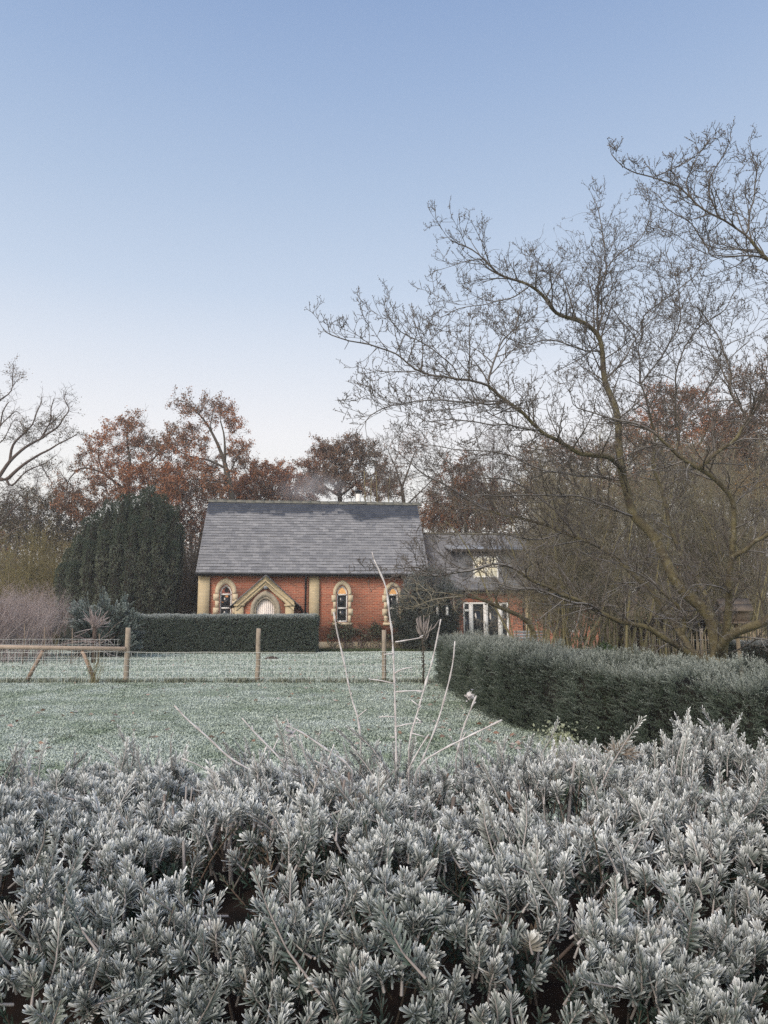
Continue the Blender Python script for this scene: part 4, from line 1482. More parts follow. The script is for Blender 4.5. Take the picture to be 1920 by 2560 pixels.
# strip of unfrosted grass at the wall foot, grass along fence, lawns
rg = np.random.default_rng(36)


def area(n, d0, d1, x0p, x1p, pw=1.0):
    d = d0 + (d1 - d0) * rg.random(n) ** pw
    px_ = x0p + (x1p - x0p) * rg.random(n)
    return np.stack([(px_ - 960) / FPX * d, d, np.zeros(n)], 1)


ml = MB()
p = area(380000, 6.2, 17.4, -260, 1600, .9)
# right of the yew hedge there is bare soil, so no blades there
edge = lambda y: np.interp(y, [3.9, 8.4, 10.8, 17.2, 34], [3.62, 2.36, 1.62, 1.19, 2.4])
p = p[p[:, 0] < edge(p[:, 1]) + .15]
c = vnoise(p, 1.6, 11); c2 = vnoise(p, 5.0, 12)
blades(ml, p, .038 + .018 * c2, .0062 + p[:, 1] * .00026, 1.1 + .4 * c, np.clip(.40 + .75 * (c - .42) + .45 * (c2 - .5) + rg.normal(size=len(p)) * .05, .02, .9), np.clip(c2 * .6 + rg.random(len(p)) * .4, 0, 1), seed=1)
p = area(150000, 17.3, 32.0, -360, 1290, .8)
p = p[p[:, 0] < edge(p[:, 1]) + .1]
c = vnoise(p, .9, 13); c2 = vnoise(p, 2.6, 14)
blades(ml, p, .05 + .02 * c2, .0105 + (p[:, 1] - 17) * .0005, 1.2, np.clip(.70 + .5 * (c - .5) + .4 * (c2 - .5), .1, 1), np.clip(c2 * .5 + rg.random(len(p)) * .5, 0, 1), seed=2)
tag(ml.build('lawn_grass', M['grass']), kind='stuff')
ml = MB()
p = area(1500, 6.5, 30, -200, 1300)
p = p[p[:, 0] < edge(p[:, 1]) - .1]
p = p[vnoise(p, .5, 61) + .25 * rg.random(len(p)) > .55]
p[:, 2] = .035
leaf_cards(ml, p, .075, rg, flat=.85, frost=rg.random(len(p)) * .5)
tag(ml.build('fallen_leaves', M['leaf_brown']), kind='stuff')
ml = MB()
# tufts left long under the fence wire
cl = []
for i in range(150):
    x = rg.uniform(P(-330, 1700, FD)[0], P(1080, 1700, FD)[0])
    s = rg.gamma(2.0, .5)
    if vnoise(np.array([[x * 1.3, 0, 0]]), 1.0, 21)[0] < .5: s *= .3
    k = int(55 * s) + 6
    cl.append(np.stack([x + rg.normal(size=k) * .09, FD + rg.normal(size=k) * .12, np.zeros(k)], 1))
p = np.concatenate(cl)
blades(ml, p, .15, .0075, .85, np.clip(rg.normal(size=len(p)) * .2 + .42, 0, .9), rg.random(len(p)), seed=3)
k = 9000
p = np.stack([P(500, 1650, 30.4)[0] + (rg.random(k) - .5) * 9, 30.4 + rg.normal(size=k) * .1, np.zeros(k)], 1)
blades(ml, p, .1, .013, .7, .15, rg.random(k), seed=4)
tag(ml.build('long_grass', M['grass_long']), kind='stuff')
ml = MB()
k = 16000
p = np.stack([rg.uniform(P(790, 1620, 33)[0], P(1130, 1620, 33)[0], k), 33.2 + rg.uniform(-1.2, .9, k), np.zeros(k)], 1)
blades(ml, p, .1, .016, .7, .02, rg.random(k), seed=5)
tag(ml.build('wall_foot_grass', M['grass_green']), kind='stuff')
# molehill
q = PG(681, 26.5)
mb = MB()
rr = np.linspace(0, 1, 7)
mb.tube([(0, 0, .12 * (1 - r_ ** 2) + .0) for r_ in rr[::-1]], [.30 * max(r_, .02) for r_ in rr[::-1]], 14)
o = mb.build('molehill', M['soil'], smooth=True); o.location = tuple(q)
tag(o, 'low dark molehill of earth on the frosty lawn', 'molehill')

# ------------------------------------------------------------------ foreground yew hedge under hoar frost
rg = np.random.default_rng(51)
FR = np.array([0.0, 2.0, 0.0])
fh = thing('foreground_hedge', FR, 'big yew hedge white with hoar frost across the whole foreground', 'hedge')
sil = np.array([(-500, 1960), (0, 1945), (200, 1945), (270, 1905), (350, 1930), (450, 1935), (560, 1950), (700, 1945), (860, 1925), (1000, 1935), (1180, 1915), (1320, 1885), (1420, 1905), (1560, 1890), (1690, 1850), (1780, 1870), (1850, 1870), (1920, 1865), (2400, 1890)], float)
sxw = (sil[:, 0] - 960) / FPX * 2.7
szw = np.array([P(a, b, 2.7)[2] for a, b in sil])
profY = np.array([2.95, 2.86, 2.7, 2.2, 1.7, 1.38, 1.17, 1.03, .96, .93])
profZ = np.array([.55, .84, .955, 1.00, 1.01, .965, .885, .78, .62, .40])


def fsurf(x, s):
    """surface point and normal at arc position s (0..1) over the profile"""
    seg = np.hypot(np.diff(profY), np.diff(profZ)); cum = np.concatenate([[0], np.cumsum(seg)]) / seg.sum()
    y, z = np.interp(s, cum, profY), np.interp(s, cum, profZ)
    e = .01
    y2, z2 = np.interp(s + e, cum, profY), np.interp(s + e, cum, profZ)
    y1, z1 = np.interp(s - e, cum, profY), np.interp(s - e, cum, profZ)
    ty, tz = y2 - y1, z2 - z1
    nn = nrm(np.stack([x * 0, tz, -ty], 1)); nn = np.where(nn[:, 2:3] < -.2, -nn, nn)
    k = np.clip((y - 1.35) / 1.2, 0, 1)
    z = z + k * (np.interp(x, sxw, szw) - .955)
    return np.stack([x, y, z], 1), nn


def hedge_layer(n, inset, dens_thr, seed):
    r = np.random.default_rng(seed)
    s = r.random(n) ** .92
    x = r.uniform(-1, 1, n)
    pp, _ = fsurf(x * 0, s)
    hw = .53 * pp[:, 1] + .30
    x = x * hw
    out = r.random(n) < .07
    x = np.where(out, np.sign(x) * r.uniform(1, 1.7, n) * hw, x)
    p, nn = fsurf(x, s)
    lump = vnoise(p, 3.2, 31) - .5
    lump2 = vnoise(p, 9.0, 32) - .5
    p = p + nn * (lump * .12 + lump2 * .10 - inset)[:, None]
    keep = (vnoise(p, 7.0, 33) + r.normal(size=n) * .10) > dens_thr + .17 * np.clip(-nn[:, 1] - .1, 0, 1)  # front face thinned further, putting its shade into wider gaps
    return p[keep], nn[keep], r


fol, stm = MB(), MB()
# (how many, inset, gap threshold, frost, needles, length, needle spread, kind)
for n_, inset, thr, fr0, K, l0, l1, spr_, kind, seed in ((3900, .012, .34, 1.14, 48, .045, .085, (70, 16), 'feather', 61), (5800, .016, .32, 1.20, 38, .022, .045, (86, 20), 'rosette', 63), (3200, .07, .22, .14, 28, .06, .10, (70, 30), 'under', 62), (280, .0, .38, .85, 52, .11, .17, (68, 36), 'frond', 64)):
    p, nn, r = hedge_layer(n_, inset, thr, seed)
    m = len(p)
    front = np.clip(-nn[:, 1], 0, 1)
    right = np.clip((p[:, 0] + .55) / 1.1 + .25 * (vnoise(p, 2.0, 45) - .5), 0, 1)
    if kind == 'feather':
        k_ = r.random(m) < (.30 + .70 * right) * (1 - .5 * front)
    elif kind == 'rosette':
        k_ = r.random(m) < (1.0 - .40 * right) + .5 * front
    else:
        k_ = np.ones(m, bool)
    p, nn, front, right = p[k_], nn[k_], front[k_], right[k_]
    m = len(p)
    up = np.array([0, 0, 1.])
    jit = {'feather': .36, 'rosette': .6, 'under': .6, 'frond': .7}[kind]
    dirs = nrm(nn * (.55 + .55 * front)[:, None] + up * (.75 - .5 * front)[:, None] + r.normal(size=(m, 3)) * np.array([1, .9, .6]) * jit + np.array([0, -.18, 0]))
    if kind == 'frond': dirs[:, 2] *= .45
    ln = (l0 + (l1 - l0) * r.random(m)) * (1 - .3 * front)
    fr = np.clip(fr0 * (1 - .92 * np.clip(front * 1.45 - .05, 0, 1)) + r.normal(size=m) * .12 + .3 * (vnoise(p, 2.5, 41) - .5), .03, 1.35)  # less frost settles on the front; cut further to paint in its shade
    rn = np.where(r.random(m) < .035, .75 + .25 * r.random(m), r.random(m) * .6)
    nl = {'feather': .0205, 'rosette': .0205, 'under': .021, 'frond': .025}[kind] * r.uniform(.85, 1.2)
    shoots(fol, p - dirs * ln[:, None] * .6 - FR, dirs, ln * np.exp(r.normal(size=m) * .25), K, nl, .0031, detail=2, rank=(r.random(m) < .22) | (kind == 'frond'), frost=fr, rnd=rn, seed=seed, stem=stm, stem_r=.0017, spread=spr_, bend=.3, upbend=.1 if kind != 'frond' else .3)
# longer shoots that stand clear of the trimmed top
tips, tdir = [], []
for px_, py_, d_, k, lean in ((60, 1852, 2.65, 4, .1), (75, 1885, 2.6, 3, 0), (178, 1880, 2.7, 3, 0), (265, 1828, 2.65, 2, -.5), (345, 1848, 2.6, 5, -.1), (300, 1870, 2.6, 3, -.2), (455, 1862, 2.6, 3, .2), (405, 1880, 2.6, 4, .1), (590, 1842, 2.55, 5, -.3), (615, 1880, 2.5, 4, .2),
                              (700, 1862, 2.5, 3, -.8), (835, 1868, 2.45, 6, -.5), (878, 1795, 2.5, 2, -.55), (905, 1850, 2.5, 4, -.3), (1020, 1838, 2.5, 3, 0), (960, 1880, 2.5, 4, -.2), (1150, 1815, 2.6, 1, -.5), (1165, 1845, 2.5, 4, -.3), (1310, 1815, 2.55, 3, -.5), (1345, 1850, 2.5, 4, 0), (1250, 1850, 2.5, 3, -.2),
                              (1440, 1850, 2.5, 5, -.1), (1490, 1860, 2.5, 4, 0), (1535, 1830, 2.5, 2, .1), (1600, 1842, 2.5, 4, -.2), (1680, 1778, 2.5, 5, -.6), (1735, 1800, 2.45, 4, 0), (1700, 1830, 2.4, 5, -.1), (1830, 1830, 2.45, 4, .1), (1900, 1818, 2.5, 4, .1), (1875, 1850, 2.4, 4, 0), (1780, 1850, 2.4, 4, 0),
                              (1640, 1905, 2.2, 3, .8), (1660, 2010, 1.75, 2, .9), (1600, 2060, 1.7, 2, .9), (480, 2030, 1.9, 2, .9), (560, 2030, 1.9, 2, .8), (1180, 1890, 2.3, 4, -.6), (60, 2050, 1.9, 2, 1.0)):
    for i in range(k):
        tips.append(P(px_ + rg.normal() * 14, py_ + abs(rg.normal()) * 16, d_ + rg.normal() * .05))
        tdir.append((lean + rg.normal() * .22, rg.normal() * .2 - .1, .9))
tips, tdir = np.array(tips), nrm(np.array(tdir))
ln = rg.uniform(.14, .20, len(tips))
shoots(fol, tips - tdir * ln[:, None] - FR, tdir, ln, 60, .0215, .0033, detail=2, rank=rg.random(len(tips)) < .55, frost=np.clip(.98 + rg.normal(size=len(tips)) * .08, 0, 1.1), rnd=rg.random(len(tips)) * .5, seed=71, stem=stm, stem_r=.002, spread=(60, 28), bend=.3, upbend=0)
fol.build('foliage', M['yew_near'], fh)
# cut stubs and inner branches
st2 = stm
n_ = 150
x = np.where(rg.random(n_) < .85, rg.uniform(-.55, .05, n_), rg.uniform(-1.2, 1.2, n_)); s = rg.uniform(.18, .55, n_)
p, nn = fsurf(x, s)
p = p - FR
top = p + nn * rg.uniform(-.03, .045, (n_, 1))
bot = top - np.array([0, 0, .12]) + rg.normal(size=(n_, 3)) * .03
st2.tubes(np.stack([bot, (bot + top) / 2 + rg.normal(size=(n_, 3)) * .004, top], 1), np.broadcast_to([.0048, .0042, .0040], (n_, 3)) * rg.uniform(.5, 1.2, (n_, 1)), 6, frost=rg.random(n_) * .55 + .1, rnd=rg.random(n_))
n_ = 150
x = rg.uniform(-1.3, 1.3, n_); s = rg.uniform(.1, .98, n_)
p, nn = fsurf(x, s)
p = p - FR - nn * rg.uniform(.12, .22, (n_, 1))
dv = nrm(rg.normal(size=(n_, 3)) + np.array([0, -.2, .6])) * rg.uniform(.08, .2, (n_, 1))
st2.tubes(np.stack([p - dv, p + rg.normal(size=(n_, 3)) * .012, p + dv], 1), np.broadcast_to([.006, .004, .002], (n_, 3)) * rg.uniform(.5, 1.3, (n_, 1)), 5, frost=rg.random(n_) * .2, rnd=rg.random(n_))
st2.build('stems', [M['shoot_stem'], M['shoot_stem']], fh)
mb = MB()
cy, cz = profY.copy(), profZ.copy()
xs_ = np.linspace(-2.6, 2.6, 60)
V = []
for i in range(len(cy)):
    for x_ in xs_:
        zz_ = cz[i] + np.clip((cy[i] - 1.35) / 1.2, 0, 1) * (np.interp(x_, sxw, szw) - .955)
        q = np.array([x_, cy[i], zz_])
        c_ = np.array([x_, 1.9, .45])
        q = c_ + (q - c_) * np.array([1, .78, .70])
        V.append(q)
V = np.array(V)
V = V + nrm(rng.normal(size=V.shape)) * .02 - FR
k = len(xs_)
Q = [(i * k + j, i * k + j + 1, (i + 1) * k + j + 1, (i + 1) * k + j) for i in range(len(cy) - 1) for j in range(k - 1)]
mb.add(V, [q[::-1] for q in Q])
mb.build('dark_core', M['core_brown'], fh)  # solid shell behind the shoots, its dark colour standing in for shade
# two withered tufts caught in the frost
for px_, py_, d_, lab in ((850, 2025, 2.0, 'small tuft of withered tan leaves caught in the hedge below the tall stems'), (1545, 1885, 2.4, 'small tuft of withered tan leaves on the hedge top at the right')):
    q = P(px_, py_, d_)
    mb = MB()
    kk = 9
    dv = nrm(rg.normal(size=(kk, 3)) + np.array([.6, -.2, .3]))
    shoots(mb, rg.normal(size=(kk, 3)) * .012, dv, .05, 12, .03, .004, detail=2, frost=.35, rnd=np.full(kk, 1.0), seed=81)
    o = mb.build('withered_tuft', M['yew_near']); o.location = tuple(q)
    tag(o, lab, 'withered leaves', 'withered tufts in the foreground hedge')

# frosted bare stems standing out of the hedge
GS = 'bare frosted stems sprouting from the foreground hedge'
STEMS = [
    ('tallest frosted stem, upright at the middle with short level side spurs', 2.45, 5.2, [(992, 1930), (991, 1890), (987, 1734), (984, 1654), (980, 1582), (974, 1540), (965, 1470), (947, 1425), (935, 1399)],
     [[(988, 1605), (1020, 1600), (1058, 1593)], [(982, 1634), (959, 1636)], [(986, 1684), (1005, 1673), (1032, 1668)], [(986, 1709), (955, 1702), (921, 1697)], [(988, 1730), (1025, 1727), (1064, 1726)], [(988, 1793), (967, 1791), (947, 1793)], [(990, 1817), (1020, 1810), (1055, 1806)], [(989, 1843), (975, 1843)], [(935, 1399), (930, 1380)], [(1050, 1593), (1058, 1588)]]),
    ('thin frosted stem leaning left of the tallest one, its tip before the chapel window', 2.5, 4.4, [(902, 1850), (894, 1793), (877, 1738), (860, 1654), (843, 1582), (838, 1552), (834, 1530)], [[(877, 1738), (880, 1731)], [(894, 1793), (905, 1783), (917, 1773)]]),
    ('long frosted stem slanting right of the tallest one with tiny spurs', 2.4, 5.0, [(1022, 1870), (1029, 1831), (1044, 1780), (1058, 1730), (1079, 1658), (1092, 1600), (1102, 1548)], [[(1047, 1765), (1028, 1750)], [(1046, 1772), (1053, 1764)], [(1058, 1730), (1040, 1727)], [(1041, 1795), (1055, 1806), (1048, 1800)], [(1030, 1833), (1062, 1842)]]),
    ('slender frosted stem standing in front of the near end of the yew hedge', 2.45, 4.2, [(1050, 1920), (1055, 1902), (1094, 1805), (1122, 1705), (1133, 1650), (1137, 1603)], [[(1115, 1730), (1120, 1722)]]),
    ('short frosted stem topped by a small frosted bud leaf', 2.5, 4.2, [(1140, 1895), (1144, 1877), (1158, 1822), (1178, 1770), (1191, 1739)], [[(1178, 1764), (1190, 1755)], [(1189, 1745), (1180, 1742), (1172, 1742)]]),
    ('straight frosted stem slanting far to the right over the lawn', 2.35, 4.6, [(1040, 1930), (1061, 1902), (1110, 1872), (1155, 1849), (1210, 1822), (1255, 1800)], [[(1155, 1849), (1165, 1829)], [(1225, 1815), (1230, 1808)]]),
    ('short bare frosted stem in the fork beside the tallest stem', 2.35, 4.2, [(1022, 1925), (1028, 1910), (1050, 1870), (1072, 1836)], [[(1055, 1862), (1065, 1848)]]),
    ('long frosted stem arching out to the far left over the lawn', 2.3, 5.4, [(740, 1985), (729, 1975), (653, 1937), (581, 1899), (518, 1842), (470, 1800), (436, 1764)], [[(690, 1955), (705, 1935)], [(518, 1842), (510, 1836)]]),
    ('low frosted stem lying along the hedge top on the left', 2.25, 4.6, [(615, 1975), (590, 1956), (527, 1928), (490, 1910), (455, 1896)], []),
    ('forked frosted stem reaching up left between the two arching ones', 2.25, 5.2, [(790, 1980), (775, 1964), (729, 1928), (678, 1873), (640, 1835), (605, 1795)], [[(682, 1877), (690, 1858), (697, 1845)], [(668, 1862), (655, 1900), (652, 1932)], [(700, 1900), (718, 1898)], [(740, 1940), (760, 1940)], [(632, 1825), (630, 1815)]]),
    ('frosted stem bending over with a dead curled leaf near its tip', 2.4, 4.6, [(880, 1925), (856, 1899), (822, 1878), (771, 1842), (740, 1824), (716, 1814)], [[(725, 1818), (716, 1796)]]),
    ('upright frosted twig crossing the hedge just left of the middle', 2.3, 4.2, [(790, 1975), (782, 1941), (770, 1910), (763, 1890), (755, 1862), (748, 1835)], [[(782, 1941), (810, 1945), (822, 1950)]]),
    ('frosted twig leaning right among the crossed stems left of the middle', 2.32, 4.2, [(792, 1965), (800, 1940), (818, 1905), (835, 1861)], [[(808, 1925), (830, 1910)]]),
    ('stubby frosted twig pointing up left beside the crossed stems', 2.42, 4.0, [(730, 1885), (721, 1869), (705, 1850), (691, 1833)], []),
    ('frosted twig lying low and right among the crossed stems', 2.2, 4.4, [(860, 1945), (843, 1932), (815, 1917), (786, 1901)], []),
]
for lab, d_, rp_, ln_, spurs in STEMS:
    b = P(*ln_[0], d_); b[2] -= .05
    o = thing('frosted_briar', b, lab, 'briar', GS)
    mb = MB()
    dep = np.linspace(0, -.06, len(ln_))
    pts_ = smooth_line([P(a, c, d_ + q) for (a, c), q in zip(ln_, dep)], .02)
    pts_ = np.concatenate([[b], pts_]) - b
    k = len(pts_)
    r0 = rp_ * .50 / FPX * d_
    rad = np.linspace(r0, r0 * .62, k) * (1 + .16 * rg.normal(size=k)).clip(.75, 1.4)
    nodes = np.arange(3, k - 1, 4)
    rad[nodes] *= 1.55
    mb.tube(pts_, rad, 8)
    mb.build('stem', M['frost_stem'], o, smooth=True)
    if spurs:
        for s_ in spurs:
            mb = MB()
            q = smooth_line([P(a, c, d_ - .03 + .0 * i) for i, (a, c) in enumerate(s_)], .012) - b
            kk = len(q)
            mb.tube(q, np.linspace(r0 * .68, r0 * .42, kk) * (1 + .15 * rg.normal(size=kk)).clip(.75, 1.4), 7)
            mb.build('side_spur', M['frost_stem'], o, smooth=True)
        mb = MB()
        if 'bud leaf' in lab:
            q = P(1175, 1741, d_ - .03) - b
            leaf_cards(mb, q + rg.normal(size=(14, 3)) * .007, .02, rg)
        if 'dead curled leaf' in lab:
            q = P(723, 1832, d_ - .03) - b
            leaf_cards(mb, q + rg.normal(size=(7, 3)) * np.array([.007, .005, .016]), .038, rg, asp=.4)
        if mb.n: mb.build('dead_leaf', M['frost_stem'], o)

# ------------------------------------------------------------------ shrubs on the left
# tall fluted yew
rg = np.random.default_rng(52)
YD = 34.0
yb = PG(310, YD)
yt = thing('columnar_yew', yb, 'big dark yew with upright fluted columns left of the chapel', 'yew tree')
cols = [(158, 1420, .55, -.3), (176, 1372, .55, .5), (197, 1335, .5, -.5), (216, 1312, .5, .4), (236, 1288, .5, -.4), (255, 1276, .48, .5), (272, 1264, .5, -.5), (290, 1256, .46, .4), (308, 1250, .5, -.6), (326, 1244, .46, .3), (343, 1238, .5, -.5), (360, 1234, .46, .2), (376, 1228, .48, -.5), (393, 1232, .46, .3), (409, 1240, .48, -.4), (424, 1252, .46, .3), (438, 1280, .45, -.3), (450, 1318, .42, .2),
        (186, 1400, .5, -1.1), (225, 1358, .45, -1.2), (262, 1330, .45, -1.3), (300, 1318, .42, -1.4), (336, 1302, .42, -1.4), (370, 1290, .42, -1.3), (404, 1306, .42, -1.2), (436, 1362, .42, -.9)]
cols += [(px_, np.interp(px_, [150, 200, 255, 300, 345, 385, 410, 430, 452], [1440, 1335, 1285, 1256, 1240, 1232, 1240, 1262, 1325]) + 4, .42, .9) for px_ in range(166, 452, 14)]
mb, mc = MB(), MB()
for px_, py_, r_, dy in cols:
    t_ = P(px_, py_ + (rg.normal() * 7 if dy < .85 else 10), YD + dy) - yb
    cr_ = rg.normal() * .22
    n_ = 2100 if dy < .85 else 1100
    h = t_[2]
    u = rg.random(n_); th = rg.uniform(0, 2 * pi, n_)
    cx_ = t_[0] * (.72 + .28 * u ** .6)
    prof = np.interp(u, [0, .15, .5, .75, .9, .97, 1], [.8, 1.0, 1.0, .9, .7, .5, .18]) * r_ * (.72 if dy < .85 else .84)
    prof = prof * (1 + .22 * (vnoise(np.stack([th * 1.5, u * 9 + px_, th * 0], 1), 1, 5) - .5) + .35 * (vnoise(np.stack([np.cos(th) * 3, np.sin(th) * 3, u * h * 1.7 + px_ * .1], 1), 1.4, 6) - .5))
    p = np.stack([cx_ + prof * np.cos(th), dy + prof * np.sin(th), .1 + u * h * .985], 1)
    nn = np.stack([np.cos(th), np.sin(th), np.full(n_, .25)], 1)
    bl = vnoise(p, 4.2, 44)
    p = p + nn * ((bl - .5) * .16)[:, None]
    shoots(mb, p, nn * .7 + np.array([0, 0, .9]) + rg.normal(size=p.shape) * .35, .12, 6, .06, .024, detail=1, frost=np.clip(.02 + .45 * (bl - .42), 0, .45) * (u < .82), rnd=np.clip(bl + cr_ + rg.normal(size=n_) * .15, 0, 1) * np.interp(u, [0, .75, .95, 1], [1, 1, .15, .0]), seed=int(px_))  # column tops coloured darker, without frost, to offset the skylight they catch
    zz_ = np.linspace(0, 1, 8)
    mc.tube([(t_[0] * (.72 + .28 * q ** .6), dy, q * h * .96) for q in zz_], [np.interp(q, [0, .15, .5, .75, .9, .97, 1], [.8, 1, 1, .9, .7, .5, .12]) * r_ * .72 for q in zz_], 10)
mb.build('crown', M['yew'], yt)
mc.build('trunk', M['core'], yt)

# spreading blue green conifer
rg = np.random.default_rng(53)
CD = 27.5
cb = PG(262, CD)
cj = thing('spreading_conifer', cb, 'low blue green conifer with feathery frosted fronds beside the clipped hedge', 'conifer')
mb, st = MB(), MB()
fb, fd_, fl_ = [], [], []
for i in range(300):
    tx, ty = rg.uniform(178, 352), 0
    top = np.interp(tx, [170, 200, 240, 262, 275, 290, 318, 335, 360], [1512, 1490, 1512, 1475, 1505, 1510, 1490, 1515, 1560])
    ty = top + abs(rg.normal()) * 40 + (8 if rg.random() < .7 else 0)
    t_ = P(tx, min(ty, 1605), CD + rg.uniform(-.9, .6)) - cb
    o_ = np.array([t_[0] * .35 + rg.normal() * .1, t_[1] * .3, max(.05, t_[2] * .35 - .1)])
    dv = t_ - o_
    fb.append(o_ + dv * .45); fd_.append(dv); fl_.append(np.linalg.norm(dv) * .55)
for a_, (px_, py_) in enumerate(((262, 1468), (320, 1489), (262, 1475), (316, 1496), (205, 1485))):
    t_ = P(px_, py_, CD - .2) - cb; o_ = t_ * .55
    fb.append(o_); fd_.append(t_ - o_); fl_.append(np.linalg.norm(t_ - o_))
fb, fd_, fl_ = np.array(fb), np.array(fd_), np.array(fl_)
shoots(mb, fb, fd_, fl_, 40, .15, .030, detail=2, rank=np.ones(len(fb), bool), frost=np.clip(rg.normal(size=len(fb)) * .15 + .5, 0, 1), rnd=rg.random(len(fb)), seed=9, stem=st, stem_r=.008, spread=(60, 25), bend=.25, upbend=-.18, smat=0)
mb.build('foliage', M['conifer'], cj)
st.build('branches', M['bark_dead'], cj)
ball_bush('inner_shrub', PG(265, CD + .9), 1.25, .62, 2600, 7, .07, .026, M['shrub_dark'], 'dark low shrub filling the shade under the blue green conifer', 'shrub', rg, (.3, .04), slen=.15, lump=.3)


def twig_bush(name, base, label, cat, stems, spread, height, r0, rg, mat, side=14, slen=.35, lean=(0, 0), curve=.5, basew=.4, tipr=.4, matt=None, seg=7, depth=.7, side2=0, group=None):
    o = thing(name, base, label, cat, group)
    ms, mt = MB(), MB()
    n = stems
    b0 = rg.normal(size=(n, 3)) * np.array([basew, basew * depth, 0])
    h = height * rg.uniform(.55, 1.05, n)
    az = rg.uniform(0, 2 * pi, n); sp = spread * rg.random(n) ** .6
    tip = b0 + np.stack([np.cos(az) * sp + lean[0], np.sin(az) * sp * depth + lean[1], h], 1)
    t = np.linspace(0, 1, seg)[None, :, None]
    ctrl = b0 + (tip - b0) * np.array([curve * .55, curve * .55, .62])
    pts_ = (1 - t) ** 2 * b0[:, None] + 2 * t * (1 - t) * ctrl[:, None] + t ** 2 * tip[:, None]
    wob = rg.normal(size=pts_.shape) * height * .022; wob[:, 0] = 0
    pts_ = pts_ + wob.cumsum(1) * .6
    rr = r0 * rg.uniform(.6, 1.25, (n, 1)) * np.linspace(1, tipr, seg)[None]
    ms.tubes(pts_, rr, 5)
    ms.build('stems', mat, o)
    if side:
        a_ = rg.integers(2, seg - 1, (n, side)); f = rg.random((n, side, 1))
        ii_ = np.arange(n)[:, None]
        sp_ = pts_[ii_, a_] * (1 - f) + pts_[ii_, a_ + 1] * f
        dd = nrm(pts_[ii_, a_ + 1] - pts_[ii_, a_])
        Q = twiglets(mt, sp_.reshape(-1, 3), dd.reshape(-1, 3), 1, slen, r0 * tipr * .55, rg, up=.28, spread=.75, pts=5, wig=.28)
        if side2:
            k = len(Q)
            q = np.concatenate([Q[:, 2], Q[:, 3], Q[:, 4]]); dq = np.concatenate([nrm(Q[:, 2] - Q[:, 1])] * 3)
            twiglets(mt, q, dq, side2, slen * .5, r0 * tipr * .4, rg, up=.2, spread=.7, pts=3)
        mt.build('twigs', matt or mat, o)
    return o


rg = np.random.default_rng(54)
twig_bush('frosted_bush', PG(-25, 25.0), 'wide pinkish grey frosted bush of fine arching twigs at the left edge', 'bush', 190, 1.75, 2.0, .013, rg, M['dogwood'], side=12, slen=.55, curve=1.0, basew=.8, side2=2, lean=(.2, 0))
twig_bush('frosted_bush', PG(85, 28.0), 'reddish frosted bush of upright twigs behind the pinkish grey one', 'bush', 120, .85, 2.3, .011, rg, M['dogwood'], side=14, slen=.45, curve=.9, basew=.6, side2=2)
twig_bush('willow_bush', PG(120, 37.0), 'tall pale yellowish twiggy willow bush left of the columnar yew', 'bush', 85, 2.6, 4.9, .028, rg, M['willow'], side=18, slen=.9, curve=.9, basew=.9, side2=3, lean=(.3, 0))
twig_bush('willow_bush', PG(-30, 40.0), 'olive twiggy bush under the dead oak at the left edge', 'bush', 60, 2.8, 4.0, .03, rg, M['bark_oak'], side=18, slen=1.0, curve=.9, basew=1.0, side2=3)
twig_bush('willow_bush', PG(475, 40.0), 'olive brown tangle of twigs between the columnar yew and the chapel', 'bush', 60, 1.7, 5.2, .03, rg, M['bark_oak'], side=20, slen=1.0, curve=.7, basew=.7, side2=3)
# pollarded shrub by the post
pb = PG(239, 24.5)
ps = thing('pollarded_shrub', pb, 'little pinkish pollarded shrub with a knobbly head behind the fence', 'shrub')
mb = MB()
h = P(239, 1568, 24.5)[2]
mb.tube([(0, 0, -.05), (.01, 0, h * .5), (0, 0, h), (.01, 0, h + .12)], [.07, .062, .075, .085], 9)
mb.build('trunk', M['bark_dead'], ps)
mt = MB()
k = 70
az = rg.uniform(0, 2 * pi, k); el = rg.uniform(.1, 1.2, k)
d_ = np.stack([np.cos(az) * np.cos(el), np.sin(az) * np.cos(el) * .7, np.sin(el)], 1)
b_ = np.array([0, 0, h]) + rg.normal(size=(k, 3)) * .04
twiglets(mt, b_, d_, 1, .55, .012, rg, up=.12, spread=.15, pts=5, sides=4)
az = rg.uniform(-2.8, -.3, 40)
twiglets(mt, np.array([0, 0, h * .55]) + rg.normal(size=(40, 3)) * .12, np.stack([np.cos(az), np.sin(az) * .4, rg.uniform(-.1, .25, 40)], 1), 1, .9, .009, rg, up=-.03, spread=.12, pts=5)
mt.build('twigs', M['dogwood'], ps)
# bramble on the fence by the brace
o = twig_bush('bramble_clump', PG(241, 17.0), 'pale frosted bramble clump tangled in the netting beside the right brace', 'bramble', 16, .35, .62, .006, rg, M['willow'], side=8, slen=.16, basew=.06, curve=.8)
# dead stalk with upright plumes at the end of the hedge
sb_ = PG(1057, 16.6)
ds = thing('seedhead_stalk', sb_, 'tall dead brown stalk with grey upright plumes at the end of the yew hedge', 'dead plant')
mb = MB()
zt = P(1055, 1590, 16.6)[2]
mb.tube([(0, 0, -.02), (.01, 0, zt * .5), (-.01, 0, zt)], [.014, .012, .010], 6)
q = np.array([(rg.normal() * .008, rg.normal() * .008, z) for z in np.linspace(.1, zt, 260)])
leaf_cards(mb, q + rg.normal(size=q.shape) * np.array([.018, .018, .01]), .035, rg)
mb.build('stalk', M['bark_oak'], ds)
mb = MB()
for i in range(20):
    a_ = rg.normal() * .16; l_ = rg.uniform(.22, .42)
    bz = zt + rg.uniform(-.12, .1)
    q = np.array([(a_ * .15, rg.normal() * .02, bz), (a_ * .6, rg.normal() * .03, bz + l_ * .45), (a_ * .85, rg.normal() * .03, bz + l_)])
    mb.tube(q, [.010, .017, .006], 6)
